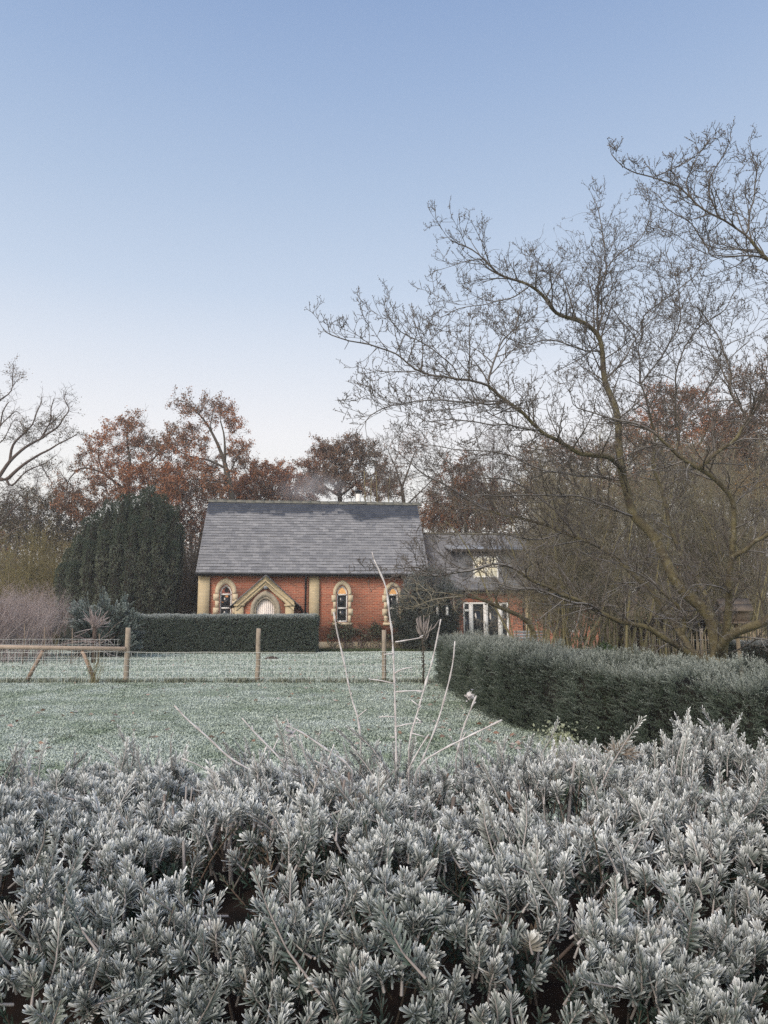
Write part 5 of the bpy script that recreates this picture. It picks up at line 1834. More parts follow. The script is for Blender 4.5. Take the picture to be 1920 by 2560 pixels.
mb.build('plumes', M['seedhead'], ds)
# pale flowering ivy at the foot of the yew hedge
iv = P(1400, 1842, 4.6)
rg2 = np.random.default_rng(77)
mb = MB()
q = rg2.normal(size=(260, 3)) * np.array([.06, .05, .045])
leaf_cards(mb, q, .022, rg2, rnd=.6 + .4 * rg2.random(260), frost=.25)
sv = rg2.normal(size=(16, 3)) * np.array([.05, .04, .0])
mb.tubes(np.stack([sv * .4 + (0, 0, -.35), sv + (0, 0, 0.02)], 1), np.full((16, 2), .003), 4, mat=0, rnd=.9)
iv2 = mb.build('ivy_sprig', mat_leaf('pale_ivy', (.10, .12, .06), (.30, .33, .20), frost=(.5, .54, .5)))
iv2.location = tuple(iv)
tag(iv2, 'pale green ivy flower sprig between the two yew hedges', 'ivy')

# ------------------------------------------------------------------ the bare cherry tree
rg = np.random.default_rng(91)
TD = 10.0
cbase = PG(1790, TD)
ch = thing('cherry_tree', cbase, 'big spreading bare cherry tree with many mossy limbs at the right', 'tree')
T = Tree(.10)


def px3(l):
    return [P(*q) for q in l]


pr_ = lambda px_: px_ / FPX * TD
T.limb([cbase + (0, 0, -.1), P(1793, 1720, 10), P(1790, 1650, 10)], pr_(44), pr_(34))
S1 = [(1797, 1640, 10), (1773, 1538, 10), (1713, 1482, 10), (1679, 1435, 10), (1658, 1385, 10.05), (1624, 1326, 10.1), (1584, 1291, 10.15), (1570, 1237, 10.2), (1552, 1173, 10.2), (1547, 1104, 10.2), (1542, 1030, 10.2), (1512, 953, 10.2), (1505, 870, 10.2), (1494, 836, 10.2), (1457, 805, 10.1), (1391, 784, 9.9), (1364, 746, 9.8), (1323, 712, 9.7), (1247, 685, 9.5), (1199, 637, 9.4), (1165, 616, 9.35), (1123, 602, 9.3)]
T.limb(px3(S1), pr_(17.5), pr_(1.4))
for l, ra_, rb_ in (
    ([(1498, 860, 10.2), (1494, 747, 10.4), (1516, 671, 10.6), (1500, 547, 10.8), (1483, 490, 10.9)], 7, 2),
    ([(1560, 1190, 10.2), (1545, 1162, 10), (1515, 1143, 9.7), (1446, 1131, 9.4), (1397, 1106, 9.2), (1347, 1074, 9.0), (1313, 1037, 8.9), (1268, 1007, 8.8), (1220, 963, 8.7), (1151, 949, 8.5), (1075, 939, 8.4), (1020, 911, 8.3), (972, 877, 8.2), (900, 858, 8.1), (849, 840, 8.0), (812, 833, 8.0)], 15, 2),
    ([(1220, 963, 8.7), (1230, 925, 8.8), (1247, 863, 9), (1288, 822, 9.2), (1297, 770, 9.3)], 6, 2),
    ([(1268, 1007, 8.8), (1200, 1010, 8.5), (1120, 1000, 8.3), (1030, 1005, 8.0), (960, 1020, 7.9), (910, 1050, 7.8)], 5, 1.6),
    ([(1347, 1074, 9.0), (1290, 1068, 8.6), (1220, 1060, 8.3), (1130, 1050, 8.0), (1060, 1060, 7.9)], 5, 1.6),
    ([(1742, 1645, 10), (1676, 1604, 9.8), (1619, 1570, 9.6), (1547, 1554, 9.4), (1503, 1532, 9.3), (1456, 1504, 9.2), (1400, 1485, 9.1), (1313, 1440, 9.0), (1264, 1412, 8.9), (1177, 1427, 8.7), (1119, 1435, 8.6), (1082, 1442, 8.5), (1061, 1424, 8.5), (1025, 1415, 8.4), (985, 1426, 8.3)], 17, 2),
    ([(1264, 1412, 8.9), (1249, 1386, 8.9), (1240, 1350, 8.9)], 4, 2),
    ([(1503, 1532, 9.3), (1470, 1512, 9.0), (1410, 1500, 8.8), (1330, 1470, 8.7), (1280, 1470, 8.6), (1230, 1455, 8.5)], 7, 2),
    ([(1738, 1640, 10), (1698, 1576, 10.2), (1666, 1532, 10.4), (1632, 1479, 10.6), (1582, 1435, 10.8), (1541, 1400, 11), (1503, 1369, 11.1), (1441, 1344, 11.2), (1406, 1331, 11.3), (1367, 1316, 11.4), (1313, 1297, 11.5), (1248, 1287, 11.6), (1189, 1262, 11.6), (1120, 1215, 11.6), (1050, 1180, 11.6), (985, 1120, 11.6)], 20, 2),
    ([(1716, 1560, 10.1), (1695, 1513, 10), (1651, 1476, 9.9), (1610, 1440, 9.8), (1570, 1425, 9.7)], 12, 5),
    ([(1441, 1344, 11.2), (1400, 1290, 11.2), (1330, 1230, 11.3), (1260, 1200, 11.3), (1180, 1190, 11.4), (1100, 1140, 11.5)], 7, 2),
    ([(1807, 1640, 9.9), (1812, 1600, 9.8), (1820, 1557, 9.7), (1823, 1500, 9.6), (1823, 1457, 9.5), (1826, 1394, 9.4), (1836, 1321, 9.3), (1831, 1247, 9.2), (1792, 1198, 9.1), (1742, 1168, 9.0), (1683, 1128, 8.9), (1634, 1079, 8.8), (1574, 1054, 8.7), (1500, 1040, 8.6), (1430, 1010, 8.5)], 22, 2.5),
    ([(1747, 1170, 9.0), (1792, 1133, 8.9), (1841, 1099, 8.8), (1866, 1054, 8.8), (1861, 1030, 8.8), (1838, 1000, 8.8), (1824, 970, 8.8), (1831, 925, 8.8), (1810, 884, 8.8), (1790, 830, 8.8), (1740, 760, 8.9)], 10, 2),
    ([(1866, 1054, 8.8), (1890, 1010, 8.7), (1925, 950, 8.6), (1960, 880, 8.6)], 7, 2),
    ([(1775, 1545, 10.1), (1772, 1500, 10.5), (1738, 1445, 10.7), (1693, 1371, 11), (1673, 1306, 11.1), (1659, 1247, 11.2), (1644, 1198, 11.3), (1629, 1158, 11.3), (1638, 1100, 11.4), (1620, 1020, 11.4), (1602, 960, 11.4), (1598, 898, 11.4), (1584, 836, 11.4), (1556, 808, 11.4), (1520, 760, 11.4)], 18, 2.5),
    ([(1602, 960, 11.4), (1660, 880, 11.6), (1700, 800, 11.7), (1690, 700, 11.8), (1660, 620, 11.8)], 6, 2),
    ([(1629, 1158, 11.3), (1680, 1080, 11.4), (1750, 1000, 11.5), (1800, 920, 11.5), (1880, 850, 11.5)], 7, 2),
    ([(1795, 1640, 9.9), (1811, 1598, 9.6), (1845, 1579, 9.4), (1889, 1563, 9.2), (1935, 1540, 9), (2000, 1450, 8.8), (2060, 1250, 8.6), (2080, 1000, 8.5), (2060, 830, 8.4), (1995, 705, 8.3), (1917, 647, 8.2), (1865, 589, 8.1), (1797, 547, 8.1), (1742, 513, 8.0), (1707, 472, 8.0), (1632, 444, 7.9), (1556, 417, 7.9), (1525, 385, 7.9)], 24, 2),
    ([(1632, 444, 7.9), (1680, 420, 7.9), (1740, 390, 7.9), (1770, 355, 7.9)], 3, 1.5),
    ([(1917, 647, 8.2), (1860, 640, 8.2), (1790, 640, 8.3), (1740, 620, 8.3)], 6, 2),
    ([(1826, 1394, 9.4), (1864, 1375, 9.2), (1886, 1353, 9.1), (1935, 1330, 9), (2020, 1250, 8.9), (2060, 1120, 8.9)], 14, 6),
    ([(1823, 1480, 9.5), (1800, 1470, 9.3), (1760, 1462, 9.2), (1722, 1460, 9.1)], 6, 3),
    ([(1580, 1290, 10.1), (1520, 1265, 9.9), (1440, 1240, 9.7), (1350, 1235, 9.5), (1270, 1240, 9.4), (1180, 1235, 9.3)], 7, 2),
    ([(1552, 1200, 10.2), (1480, 1190, 10.4), (1400, 1185, 10.6), (1320, 1160, 10.7), (1250, 1130, 10.8), (1150, 1125, 10.8), (1060, 1110, 10.8)], 7, 2),
    ([(1804, 554, 8.1), (1769, 472, 8.1), (1797, 403, 8.1), (1831, 351, 8.1)], 5, 1.5), ([(1742, 513, 8.0), (1714, 458, 8.1), (1756, 369, 8.2)], 4, 1.5), ([(1865, 589, 8.1), (1879, 506, 8.2), (1893, 424, 8.3), (1879, 369, 8.3)], 5, 1.5),
    ([(1776, 640, 8.3), (1728, 561, 8.4), (1666, 520, 8.5), (1646, 485, 8.6)], 4, 1.5), ([(1440, 796, 10.1), (1419, 726, 10.2), (1398, 685, 10.2), (1330, 671, 10.3)], 5, 1.5), ([(1494, 760, 10.3), (1500, 705, 10.4), (1536, 643, 10.5), (1604, 595, 10.6), (1632, 527, 10.6)], 5, 1.5),
    ([(1604, 860, 11.4), (1610, 790, 11.2), (1673, 740, 11), (1742, 685, 10.9), (1769, 623, 10.8)], 6, 1.5), ([(1690, 1060, 11.4), (1694, 918, 11), (1742, 822, 10.8), (1810, 774, 10.7), (1852, 700, 10.6)], 7, 1.5), ([(1824, 959, 8.8), (1776, 877, 8.9), (1740, 822, 9)], 5, 1.5),
    ([(1505, 880, 10.2), (1440, 870, 10.0), (1380, 850, 9.8), (1310, 860, 9.7), (1240, 830, 9.6)], 6, 1.5), ([(1512, 953, 10.2), (1560, 900, 10.4), (1600, 830, 10.6), (1650, 780, 10.7)], 6, 1.5), ([(1323, 712, 9.7), (1290, 740, 9.4), (1220, 760, 9.2), (1150, 770, 9.1), (1100, 800, 9.0)], 4, 1.5), ([(1151, 949, 8.5), (1120, 900, 8.4), (1060, 860, 8.3), (1000, 830, 8.3), (960, 780, 8.3)], 4, 1.5),
    ([(1406, 1331, 11.3), (1340, 1350, 11.2), (1260, 1335, 11), (1180, 1330, 10.9), (1100, 1350, 10.8)], 5, 2),
):
    T.limb(px3(l), pr_(ra_ * .48), pr_(min(rb_, 2) * .6), wob=.012, rg=rg)
blobs = [(880, 820, 60, 45, -1.9), (960, 880, 110, 80, -1.7), (1060, 880, 120, 80, -1.6), (1150, 850, 120, 110, -1.2), (1240, 900, 130, 100, -1.1), (950, 960, 90, 60, -2), (1030, 1020, 110, 50, -2), (1150, 1010, 120, 60, -1.6), (1250, 690, 90, 70, -.6), (1180, 640, 60, 40, -.7), (1350, 650, 130, 90, -.2), (1440, 590, 110, 60, .5), (1380, 790, 130, 110, 0), (1480, 700, 130, 120, .6),
         (1500, 560, 30, 60, .9), (1570, 600, 100, 70, .9), (1620, 740, 130, 130, 1.3), (1540, 860, 130, 120, .8), (1660, 850, 120, 140, 1.2), (1760, 780, 110, 140, -.8), (1860, 760, 90, 110, -1.3), (1870, 900, 90, 120, -1.2), (1700, 960, 120, 90, .2),
         (1880, 560, 90, 110, -1.9), (1800, 470, 100, 90, -2), (1850, 420, 80, 60, -2), (1640, 430, 80, 30, -2.1), (1730, 560, 60, 60, -1.8), (1540, 400, 20, 20, -2.1), (1900, 680, 60, 70, -1.7),
         (1450, 960, 130, 110, -.6), (1340, 1000, 120, 80, -.9), (1420, 1090, 140, 70, -.2), (1800, 1050, 140, 110, -.8), (1560, 1060, 120, 90, -1.1), (1300, 1150, 130, 60, .7), (1130, 1130, 150, 60, 1.2), (1010, 1120, 70, 60, 1.6), (1200, 1220, 160, 60, .6), (1130, 1280, 110, 50, 1.0), (1350, 1260, 150, 80, .2), (1500, 1280, 130, 90, .4),
         (1640, 1260, 120, 110, .6), (1760, 1280, 120, 110, -.5), (1880, 1220, 80, 120, -1), (1130, 1410, 110, 50, -1.4), (1020, 1410, 60, 40, -1.6), (1230, 1370, 110, 60, -.6), (1060, 1340, 90, 60, .8), (1120, 1480, 100, 40, -1.4), (1380, 1400, 120, 60, -.4), (1550, 1390, 110, 70, 0), (1880, 1420, 60, 80, -.8), (1700, 1400, 90, 70, -.8)]


def add_branch(T, par, d, length, r, level, rg):
    """a crooked side branch that sends out its own side branches"""
    n = max(3, int(length / .075))
    p = T.p[par]
    kids = []
    sgn = 1 if rg.random() < .5 else -1
    for i in range(n):
        t = i / n
        d = d + rg.normal(size=3) * (.105 if level < 3 else .15) + np.array([0, 0, .012 + .014 * level])
        d = d / np.linalg.norm(d)
        p = p + d * (length / n)
        T.p.append(p); T.par.append(par); T.r0.append(max(.0027, r * (1 - .62 * (i + 1) / n)))
        par = len(T.p) - 1
        if level < 3 and t > .12:
            gap = {1: .85, 2: .74}[level]
            if rg.random() < gap:
                kids.append((par, d.copy(), t))
    if level < 3:
        for k, dd, t in kids:
            ax = rg.normal(size=3) * np.array([1, 1, .6]) + np.array([0, 0, .18]); ax = ax - ax.dot(dd) * dd; ax /= np.linalg.norm(ax)
            a = rg.uniform(.55, 1.05)
            nd = dd * cos(a) + ax * sin(a)
            l2 = {1: .52, 2: .50}[level] * length * (1.05 - .55 * t) * rg.uniform(.6, 1.25)
            add_branch(T, k, nd, max(l2, .07), max(.0030, T.r0[k] * .72), level + 1, rg)


n0 = len(T.p)
P0, PA0, R00 = np.array(T.p), np.array(T.par), np.array(T.r0)
hz = (P0[:, 2] - 1.48)
for i in range(n0):
    if PA0[i] < 0 or R00[i] > pr_(11.5) or P0[i][0] > 5.6: continue
    dd = nrm(P0[i] - P0[PA0[i]])
    thin = 1 - min(1, R00[i] / pr_(11.5))
    if rg.random() > .40 + .75 * thin: continue
    ax = rg.normal(size=3) * np.array([1, .9, .55]) + np.array([0, 0, .18]); ax = ax - ax.dot(dd) * dd; ax /= np.linalg.norm(ax)
    a = rg.uniform(.55, 1.1)
    q_ = P0[i] - EYE
    dc = q_[1] * cos(PITCH) + q_[2] * sin(PITCH)
    py_ = 1280 - FPX * (q_[2] * cos(PITCH) - q_[1] * sin(PITCH)) / dc
    L1 = rg.uniform(.40, .95) * (1.15 - .55 * thin) * min(1., max(.20, (py_ - 345) / 280)) * min(1., max(.45, (960 + FPX * q_[0] / dc - 700) / 350))
    add_branch(T, i, dd * cos(a) + ax * sin(a), L1, min(R00[i] * .6, .011), 1, rg)
att = blob_pts(blobs, TD, 5000, rg, dz=.9, hollow=.45)
T.grow(att, .13, iters=13, jit=.28, up=.10, rg=rg, maxn=90000, infl=.8)
print('cherry nodes', len(T.p))
T.finish(.0036, 2.5)
th, tn = MB(), MB()
T.mesh(th, tn, .018, cbase)
p, d_ = T.ends(.0062)
keep = rg.random(len(p)) < .45
p, d_ = p[keep] - cbase, d_[keep]
Q = twiglets(tn, p, d_, 1, .10, .0034, rg, up=.30, spread=.55, pts=5, wig=.24)
bq = np.concatenate([Q[:, -1], Q[:, 2] + rg.normal(size=Q[:, 2].shape) * .008, Q[:, 3] + rg.normal(size=Q[:, 3].shape) * .008, Q[rg.random(len(Q)) < .6][:, -1] + rg.normal(size=(1, 3)) * .01])
Qs = twiglets(tn, Q[:, 2], nrm(Q[:, 2] - Q[:, 1]), 1, .05, .0030, rg, up=.3, spread=.9, pts=3)
bq = np.concatenate([bq, Qs[:, -1]])
bq = bq[rg.random(len(bq)) < .6]
th.build('trunk', M['bark_cherry'], ch, smooth=True)
crown = tn.build('crown', M['twig_cherry'], ch)
mb = MB()
n_ = len(bq)
up = nrm(rg.normal(size=(n_, 3)) + np.array([0, 0, .8]))
sd1 = nrm(np.cross(up, rg.normal(size=(n_, 3)))); sd2 = np.cross(up, sd1)
s = (.0068 * rg.uniform(.5, 1.35, n_))[:, None]
v = np.stack([bq + up * s * 1.8, bq + sd1 * s * .8, bq - sd1 * s * .4 + sd2 * s * .7, bq - sd1 * s * .4 - sd2 * s * .7, bq - up * s], 1).reshape(-1, 3)
b = np.arange(n_)[:, None] * 5
mb.add(v, t=np.concatenate([np.concatenate([b, b + 1, b + 2], 1), np.concatenate([b, b + 2, b + 3], 1), np.concatenate([b, b + 3, b + 1], 1), np.concatenate([b + 4, b + 2, b + 1], 1), np.concatenate([b + 4, b + 3, b + 2], 1), np.concatenate([b + 4, b + 1, b + 3], 1)]))
mb.build('buds', M['bud'], crown)

# ------------------------------------------------------------------ hazel thicket behind the yew hedge
rg = np.random.default_rng(92)
GH = 'bare hazel clumps behind the yew hedge'
for px_, d_, n_, hgt, spr, ln, lab in ((1405, 17.0, 24, 4.3, 1.4, (-.2, 0), 'bare hazel clump nearest the glazed doors, leaning left'), (1450, 18.5, 30, 5.2, 1.5, (0, 0), 'bare mossy hazel clump before the far house window'), (1560, 19.2, 30, 5.8, 1.8, (.1, 0), 'bare hazel clump left of the cherry trunk, before the shed'),
                                       (1680, 22.5, 30, 6.6, 2.0, (.2, 0), 'tall bare hazel clump directly behind the cherry trunk'), (1880, 22.0, 30, 6.6, 2.2, (0, 0), 'bare hazel clump at the right edge behind the bird house'), (1345, 21.0, 16, 4.4, 1.2, (.4, 0), 'thin bare hazel clump in front of the buff brick pier'), (1780, 26.0, 30, 7.2, 2.3, (0, 0), 'farthest bare hazel clump behind the shed')):
    twig_bush('hazel_clump', PG(px_, d_), lab, 'hazel', n_ - 4, spr * 1.1, hgt, .027, rg, M['hazel'], side=40, slen=.8, lean=ln, curve=.75, basew=.38, tipr=.28, matt=M['hazel_twig'], seg=9, side2=3, group=GH)
# the leaning stem that crosses the glazed doors
ls = PG(1345, 14.0)
o = thing('leaning_stem', ls, 'dark leaning sapling stem slanting left across the top of the glazed doors', 'sapling')
T = Tree(.12)
T.limb([ls + (0, 0, -.05), P(1338, 1600, 14.0), P(1322, 1557, 13.9), P(1293, 1536, 13.8), P(1249, 1519, 13.6), P(1206, 1499, 13.5), P(1163, 1490, 13.4), P(1130, 1487, 13.3)], .075, .02)
T.limb([P(1249, 1519, 13.6), P(1236, 1490, 13.5), P(1262, 1456, 13.5), P(1270, 1430, 13.5)], .03, .012)
T.limb([P(1163, 1490, 13.4), P(1080, 1500, 13.1), P(1035, 1520, 13.0)], .02, .008)
T.grow(blob_pts([(1060, 1500, 80, 50), (1030, 1470, 60, 40), (1110, 1520, 60, 30), (1230, 1460, 60, 40)], 13.2, 210, rg, dz=1.2), .14, iters=50, jit=.35, rg=rg, infl=1.3)
T.finish(.006, 2.4)
th, tn = MB(), MB(); T.mesh(th, tn, .02, ls)
p, d_ = T.ends(.014)
twiglets(tn, p - ls, d_, 1, .24, .0040, rg, up=.05, spread=.6)
th.build('trunk', M['bark_cherry'], o, smooth=True); tn.build('crown', M['hazel_twig'], o)


# ------------------------------------------------------------------ woodland behind
def wood_tree(name, label, base_px, d, limbs, blobs, n_attr, step, kill, leaf, nleaf, lsize, seed, cat='tree', r0=.32, bark='bark_oak', twig=True, spread=.45, thr=.42, group=None, twl=.9, dz=.8, infl=9.0, lmat2=None, tr=.012):
    r = np.random.default_rng(seed)
    base = PG(base_px, d)
    o = thing(name, base, label, cat, group)
    T = Tree(step)
    first = True
    for l, ra_, rb_ in limbs:
        pts_ = [base + (0, 0, -.2)] if first else []
        pts_ += [P(a[0], a[1], d + (a[2] if len(a) > 2 else 0)) for a in l]
        T.limb(pts_, ra_ * (.62 if nleaf != 3200 else .56), rb_ * .62, join=not first, wob=step * .05, rg=r)
        first = False
    if n_attr:
        T.grow(blob_pts(blobs, d, n_attr, r, dz=dz), kill, iters=70, jit=.35, up=.05, rg=r, infl=infl, maxn=6000)
    T.finish(tr, 2.25)
    th, tn = MB(), MB()
    T.mesh(th, tn, .055, base)
    p, dd = T.ends(.05)
    mats = [M['twig_oak'] if bark == 'bark_oak' else M[bark]]
    if twig and len(p):
        Q = twiglets(tn, p - base, dd, 2, twl, .010, r, up=.12, spread=.8)
        twiglets(tn, Q[:, 2], nrm(Q[:, 2] - Q[:, 1]), 2, twl * .55, .0075, r, up=.12, spread=.8, pts=3)
    th.build('trunk', M[bark], o, smooth=True)
    if nleaf and len(p):
        src = (Q[:, 1:].reshape(-1, 3) if twig else p - base)
        nleaf = int(nleaf * 3.6)
        k = r.integers(0, len(src), nleaf)
        q = src[k] + r.normal(size=(nleaf, 3)) * spread * .26
        dn = vnoise(q, .55, seed) * .5 + vnoise(q, 1.3, seed + 5) * .5
        q = q[dn > thr - .015]
        rn = np.clip(vnoise(q, .4, seed + 1) * .9 + r.normal(size=len(q)) * .2 + .08, 0, 1)
        leaf_cards(tn, q, lsize * .60, r, mat=1, rnd=rn, asp=.7)
        mats.append(M[leaf])
    tn.build('crown', mats, o)
    return o


# dead stag headed oak on the left
DD = 46.0
dl = [([(-70, 1420), (-55, 1330), (-30, 1240), (-5, 1195)], .62, .36),
      ([(-5, 1195), (16, 1200), (41, 1175), (91, 1140), (125, 1124), (150, 1107), (175, 1096), (192, 1085)], .24, .05),
      ([(-5, 1195), (25, 1153), (63, 1118), (103, 1096), (122, 1081), (147, 1068), (160, 1040), (174, 1030), (169, 1012), (160, 996), (160, 977)], .22, .03),
      ([(25, 1153), (31, 1112), (50, 1093), (81, 1062), (91, 1030), (102, 1012), (103, 993)], .16, .04),
      ([(-30, 1240), (-10, 1120), (0, 1065), (19, 1046), (41, 1024)], .22, .05), ([(-10, 1120), (-8, 1030), (0, 999), (22, 987), (33, 965), (30, 943), (36, 924), (31, 908)], .16, .03), ([(33, 965), (45, 949)], .05, .03), ([(30, 943), (44, 935)], .04, .02),
      ([(103, 1096), (116, 1074), (128, 1046), (125, 1030), (135, 999)], .12, .04), ([(128, 1060), (147, 1040), (163, 1024)], .08, .03), ([(160, 996), (165, 978)], .03, .02), ([(169, 1012), (176, 1005)], .03, .02),
      ([(20, 1215), (31, 1215), (63, 1181), (103, 1162), (122, 1153), (141, 1137)], .13, .03), ([(103, 1162), (126, 1204)], .07, .03), ([(0, 1065), (6, 1030), (22, 1005)], .10, .05), ([(0, 1110), (20, 1080), (30, 1050)], .09, .04),
      ([(-50, 1330), (0, 1312), (25, 1281), (53, 1256), (88, 1240), (94, 1193)], .18, .03), ([(-55, 1360), (0, 1350), (25, 1337), (31, 1325), (63, 1315), (103, 1290)], .17, .04), ([(170, 1097), (172, 1083)], .04, .02), ([(141, 1105), (149, 1096)], .05, .02)]
wood_tree('dead_oak', 'stag headed old oak with bare crooked limbs at the left edge', -70, DD, dl, [(60, 1060, 25, 25), (130, 1060, 40, 25), (20, 1235, 50, 35), (60, 1090, 40, 30), (100, 1180, 40, 30), (20, 1290, 40, 30)], 420, .30, .32, 'leaf_olive', 3200, .13, 201, bark='bark_dead', twl=.7, infl=2.0, thr=.55)
# russet oaks
oakA = [([(330, 1480), (330, 1330), (318, 1230)], .45, .32), ([(318, 1230), (325, 1170), (318, 1100), (322, 1040)], .26, .06), ([(318, 1230), (250, 1180), (200, 1170), (165, 1210)], .2, .06), ([(322, 1190), (370, 1160), (405, 1120), (420, 1090)], .18, .05), ([(318, 1250), (380, 1230), (430, 1220)], .16, .05), ([(260, 1185), (245, 1130), (262, 1085)], .13, .05)]
wood_tree('russet_oak', 'broad russet leaved oak rising behind the columnar yew', 330, 56.0, oakA, [(322, 1065, 42, 38), (300, 1100, 70, 40), (250, 1130, 50, 35), (365, 1110, 50, 40), (400, 1130, 40, 40), (220, 1180, 60, 40), (175, 1225, 50, 40), (320, 1180, 90, 45), (400, 1210, 60, 45), (270, 1240, 90, 35), (200, 1260, 60, 30)], 1250, .48, .5, 'leaf_russet', 12000, .19, 202, thr=.43)
oakB = [([(600, 1520), (592, 1330), (578, 1230), (565, 1171)], .42, .30), ([(565, 1171), (556, 1141), (539, 1099), (518, 1061), (497, 1036), (463, 1002), (435, 1002)], .26, .03), ([(562, 1150), (562, 1120), (560, 1082), (548, 1044), (560, 1025)], .18, .04), ([(539, 1099), (525, 1065), (535, 1030)], .1, .04), ([(565, 1171), (520, 1150), (470, 1140), (430, 1115)], .16, .05), ([(575, 1210), (520, 1200), (460, 1195)], .15, .05), ([(570, 1190), (590, 1150), (600, 1130)], .12, .05)]
wood_tree('russet_oak', 'tall leaning oak with a flat windswept top behind the chapel roof', 600, 54.0, oakB, [(465, 1006, 38, 14), (500, 1020, 42, 20), (545, 1022, 35, 20), (572, 1045, 28, 25), (580, 1080, 26, 22), (440, 1095, 45, 30), (420, 1120, 40, 25), (480, 1125, 45, 25), (590, 1130, 34, 30), (560, 1160, 60, 30), (470, 1180, 70, 35), (530, 1205, 60, 30), (450, 1230, 50, 30)], 1050, .42, .44, 'leaf_russet', 9500, .18, 203, thr=.44)
wood_tree('olive_oak', 'hazy olive brown tree low between the dead oak and the columnar yew', 110, 58.0, [([(110, 1500), (112, 1350)], .35, .22), ([(112, 1350), (70, 1290), (50, 1260)], .15, .04), ([(112, 1350), (160, 1290), (180, 1250)], .15, .04)], [(90, 1270, 90, 45), (30, 1320, 80, 50), (170, 1280, 70, 50), (120, 1340, 100, 45)], 900, .48, .48, 'leaf_olive', 7000, .19, 213, thr=.40)
wood_tree('brown_oak', 'low brown tree filling the gap between the columnar yew and the chapel roof', 500, 61.0, [([(500, 1500), (502, 1330)], .35, .22), ([(502, 1330), (460, 1270), (440, 1240)], .15, .04), ([(502, 1330), (545, 1270), (560, 1230)], .15, .04)], [(470, 1235, 70, 40), (540, 1240, 70, 40), (430, 1280, 60, 40), (500, 1300, 100, 45), (400, 1230, 50, 35)], 900, .48, .48, 'leaf_russet', 7000, .19, 214, thr=.42)
wood_tree('brown_oak', 'low brown oak over the left half of the chapel ridge', 655, 60.0, [([(655, 1500), (655, 1260)], .4, .25), ([(655, 1260), (625, 1200), (610, 1170)], .18, .05), ([(655, 1260), (690, 1200), (700, 1165)], .18, .05), ([(655, 1270), (740, 1220), (770, 1200)], .15, .05), ([(655, 1240), (655, 1180)], .15, .05)], [(630, 1185, 45, 30), (690, 1180, 45, 25), (660, 1210, 90, 35), (740, 1210, 60, 32), (600, 1225, 70, 30), (700, 1245, 90, 30)], 900, .5, .5, 'leaf_russet', 11500, .19, 204, thr=.36)
wood_tree('brown_oak', 'dark brown rounded oak behind the steel flue', 850, 57.0, [([(850, 1500), (850, 1270), (848, 1220)], .42, .28), ([(848, 1220), (840, 1160), (830, 1115)], .2, .05), ([(848, 1220), (880, 1150), (890, 1100)], .2, .05), ([(848, 1240), (790, 1200), (765, 1160)], .16, .05), ([(850, 1240), (920, 1190), (965, 1180)], .16, .05), ([(878, 1160), (915, 1120)], .1, .04)], [(815, 1130, 38, 32), (850, 1150, 60, 45), (885, 1115, 42, 28), (790, 1170, 42, 35), (910, 1150, 45, 38), (950, 1185, 45, 35), (850, 1205, 110, 38), (970, 1220, 50, 30)], 1150, .44, .46, 'leaf_brown', 11500, .18, 205, thr=.40)
wood_tree('bare_oak', 'nearly bare grey branched tree between the brown oaks and the cherry', 1015, 50.0, [([(1015, 1500), (1012, 1300), (1005, 1220)], .32, .2), ([(1005, 1220), (985, 1160), (960, 1110)], .13, .03), ([(1005, 1220), (1030, 1150), (1050, 1100)], .13, .03), ([(1010, 1270), (1060, 1220), (1100, 1180)], .12, .03)], [(960, 1120, 40, 30), (1040, 1120, 50, 40), (1000, 1170, 60, 40), (1090, 1190, 50, 40), (970, 1220, 50, 40), (1060, 1240, 60, 30)], 850, .38, .4, 'leaf_brown', 1200, .15, 206, thr=.5)
wood_tree('russet_oak', 'russet oak behind the lower house roof', 1170, 55.0, [([(1170, 1500), (1165, 1300)], .4, .25), ([(1165, 1300), (1120, 1230), (1110, 1200)], .18, .05), ([(1165, 1300), (1210, 1230), (1230, 1200)], .18, .05)], [(1120, 1240, 60, 40), (1200, 1240, 70, 45), (1160, 1290, 110, 40), (1090, 1300, 60, 30), (1250, 1280, 60, 40), (1170, 1180, 50, 30)], 900, .5, .5, 'leaf_russet', 10500, .19, 207, thr=.36)
for px_, lab, sd_ in ((918, 'pale slim birch stems just right of the flue', 3), (955, 'second pair of pale slim birch stems right of the flue', 4)):
    r = np.random.default_rng(sd_)
    b = PG(px_, 48.0)
    o = thing('young_birch', b, lab, 'birch', 'young birches behind the roof')
    mb, mt = MB(), MB()
    for k in range(2):
        t_ = P(px_ + (k - .5) * 26 + r.normal() * 3, 1178 + 15 * k, 48) - b
        pts_ = np.array([(0, 0, 0), (t_[0] * .3, .1, t_[2] * .4), (t_[0] * .7, 0, t_[2] * .75), t_])
        pts_ = smooth_line(pts_, .6)
        mb.tube(pts_, np.linspace(.07, .02, len(pts_)), 6)
        twiglets(mt, np.repeat(pts_[len(pts_) // 2:], 5, 0), np.tile([[0, 0, 1.]], (5 * (len(pts_) - len(pts_) // 2), 1)), 1, 1.2, .012, r, up=.2, spread=.7)
    mb.build('trunk', M['willow'], o); mt.build('crown', M['twig_oak'], o)
wood_tree('birch_tree', 'fine twigged hazy birch seen through the cherry branches', 1235, 52.0, [([(1235, 1500), (1235, 1300), (1232, 1180), (1236, 1080)], .2, .03), ([(1235, 1240), (1205, 1180), (1195, 1130)], .06, .02), ([(1234, 1220), (1262, 1160), (1270, 1120)], .06, .02)], [(1235, 1110, 40, 50), (1210, 1180, 45, 50), (1265, 1180, 45, 50), (1235, 1240, 60, 50)], 650, .36, .36, 'leaf_brown', 0, .1, 208, twl=1.0, bark='bark_dead')
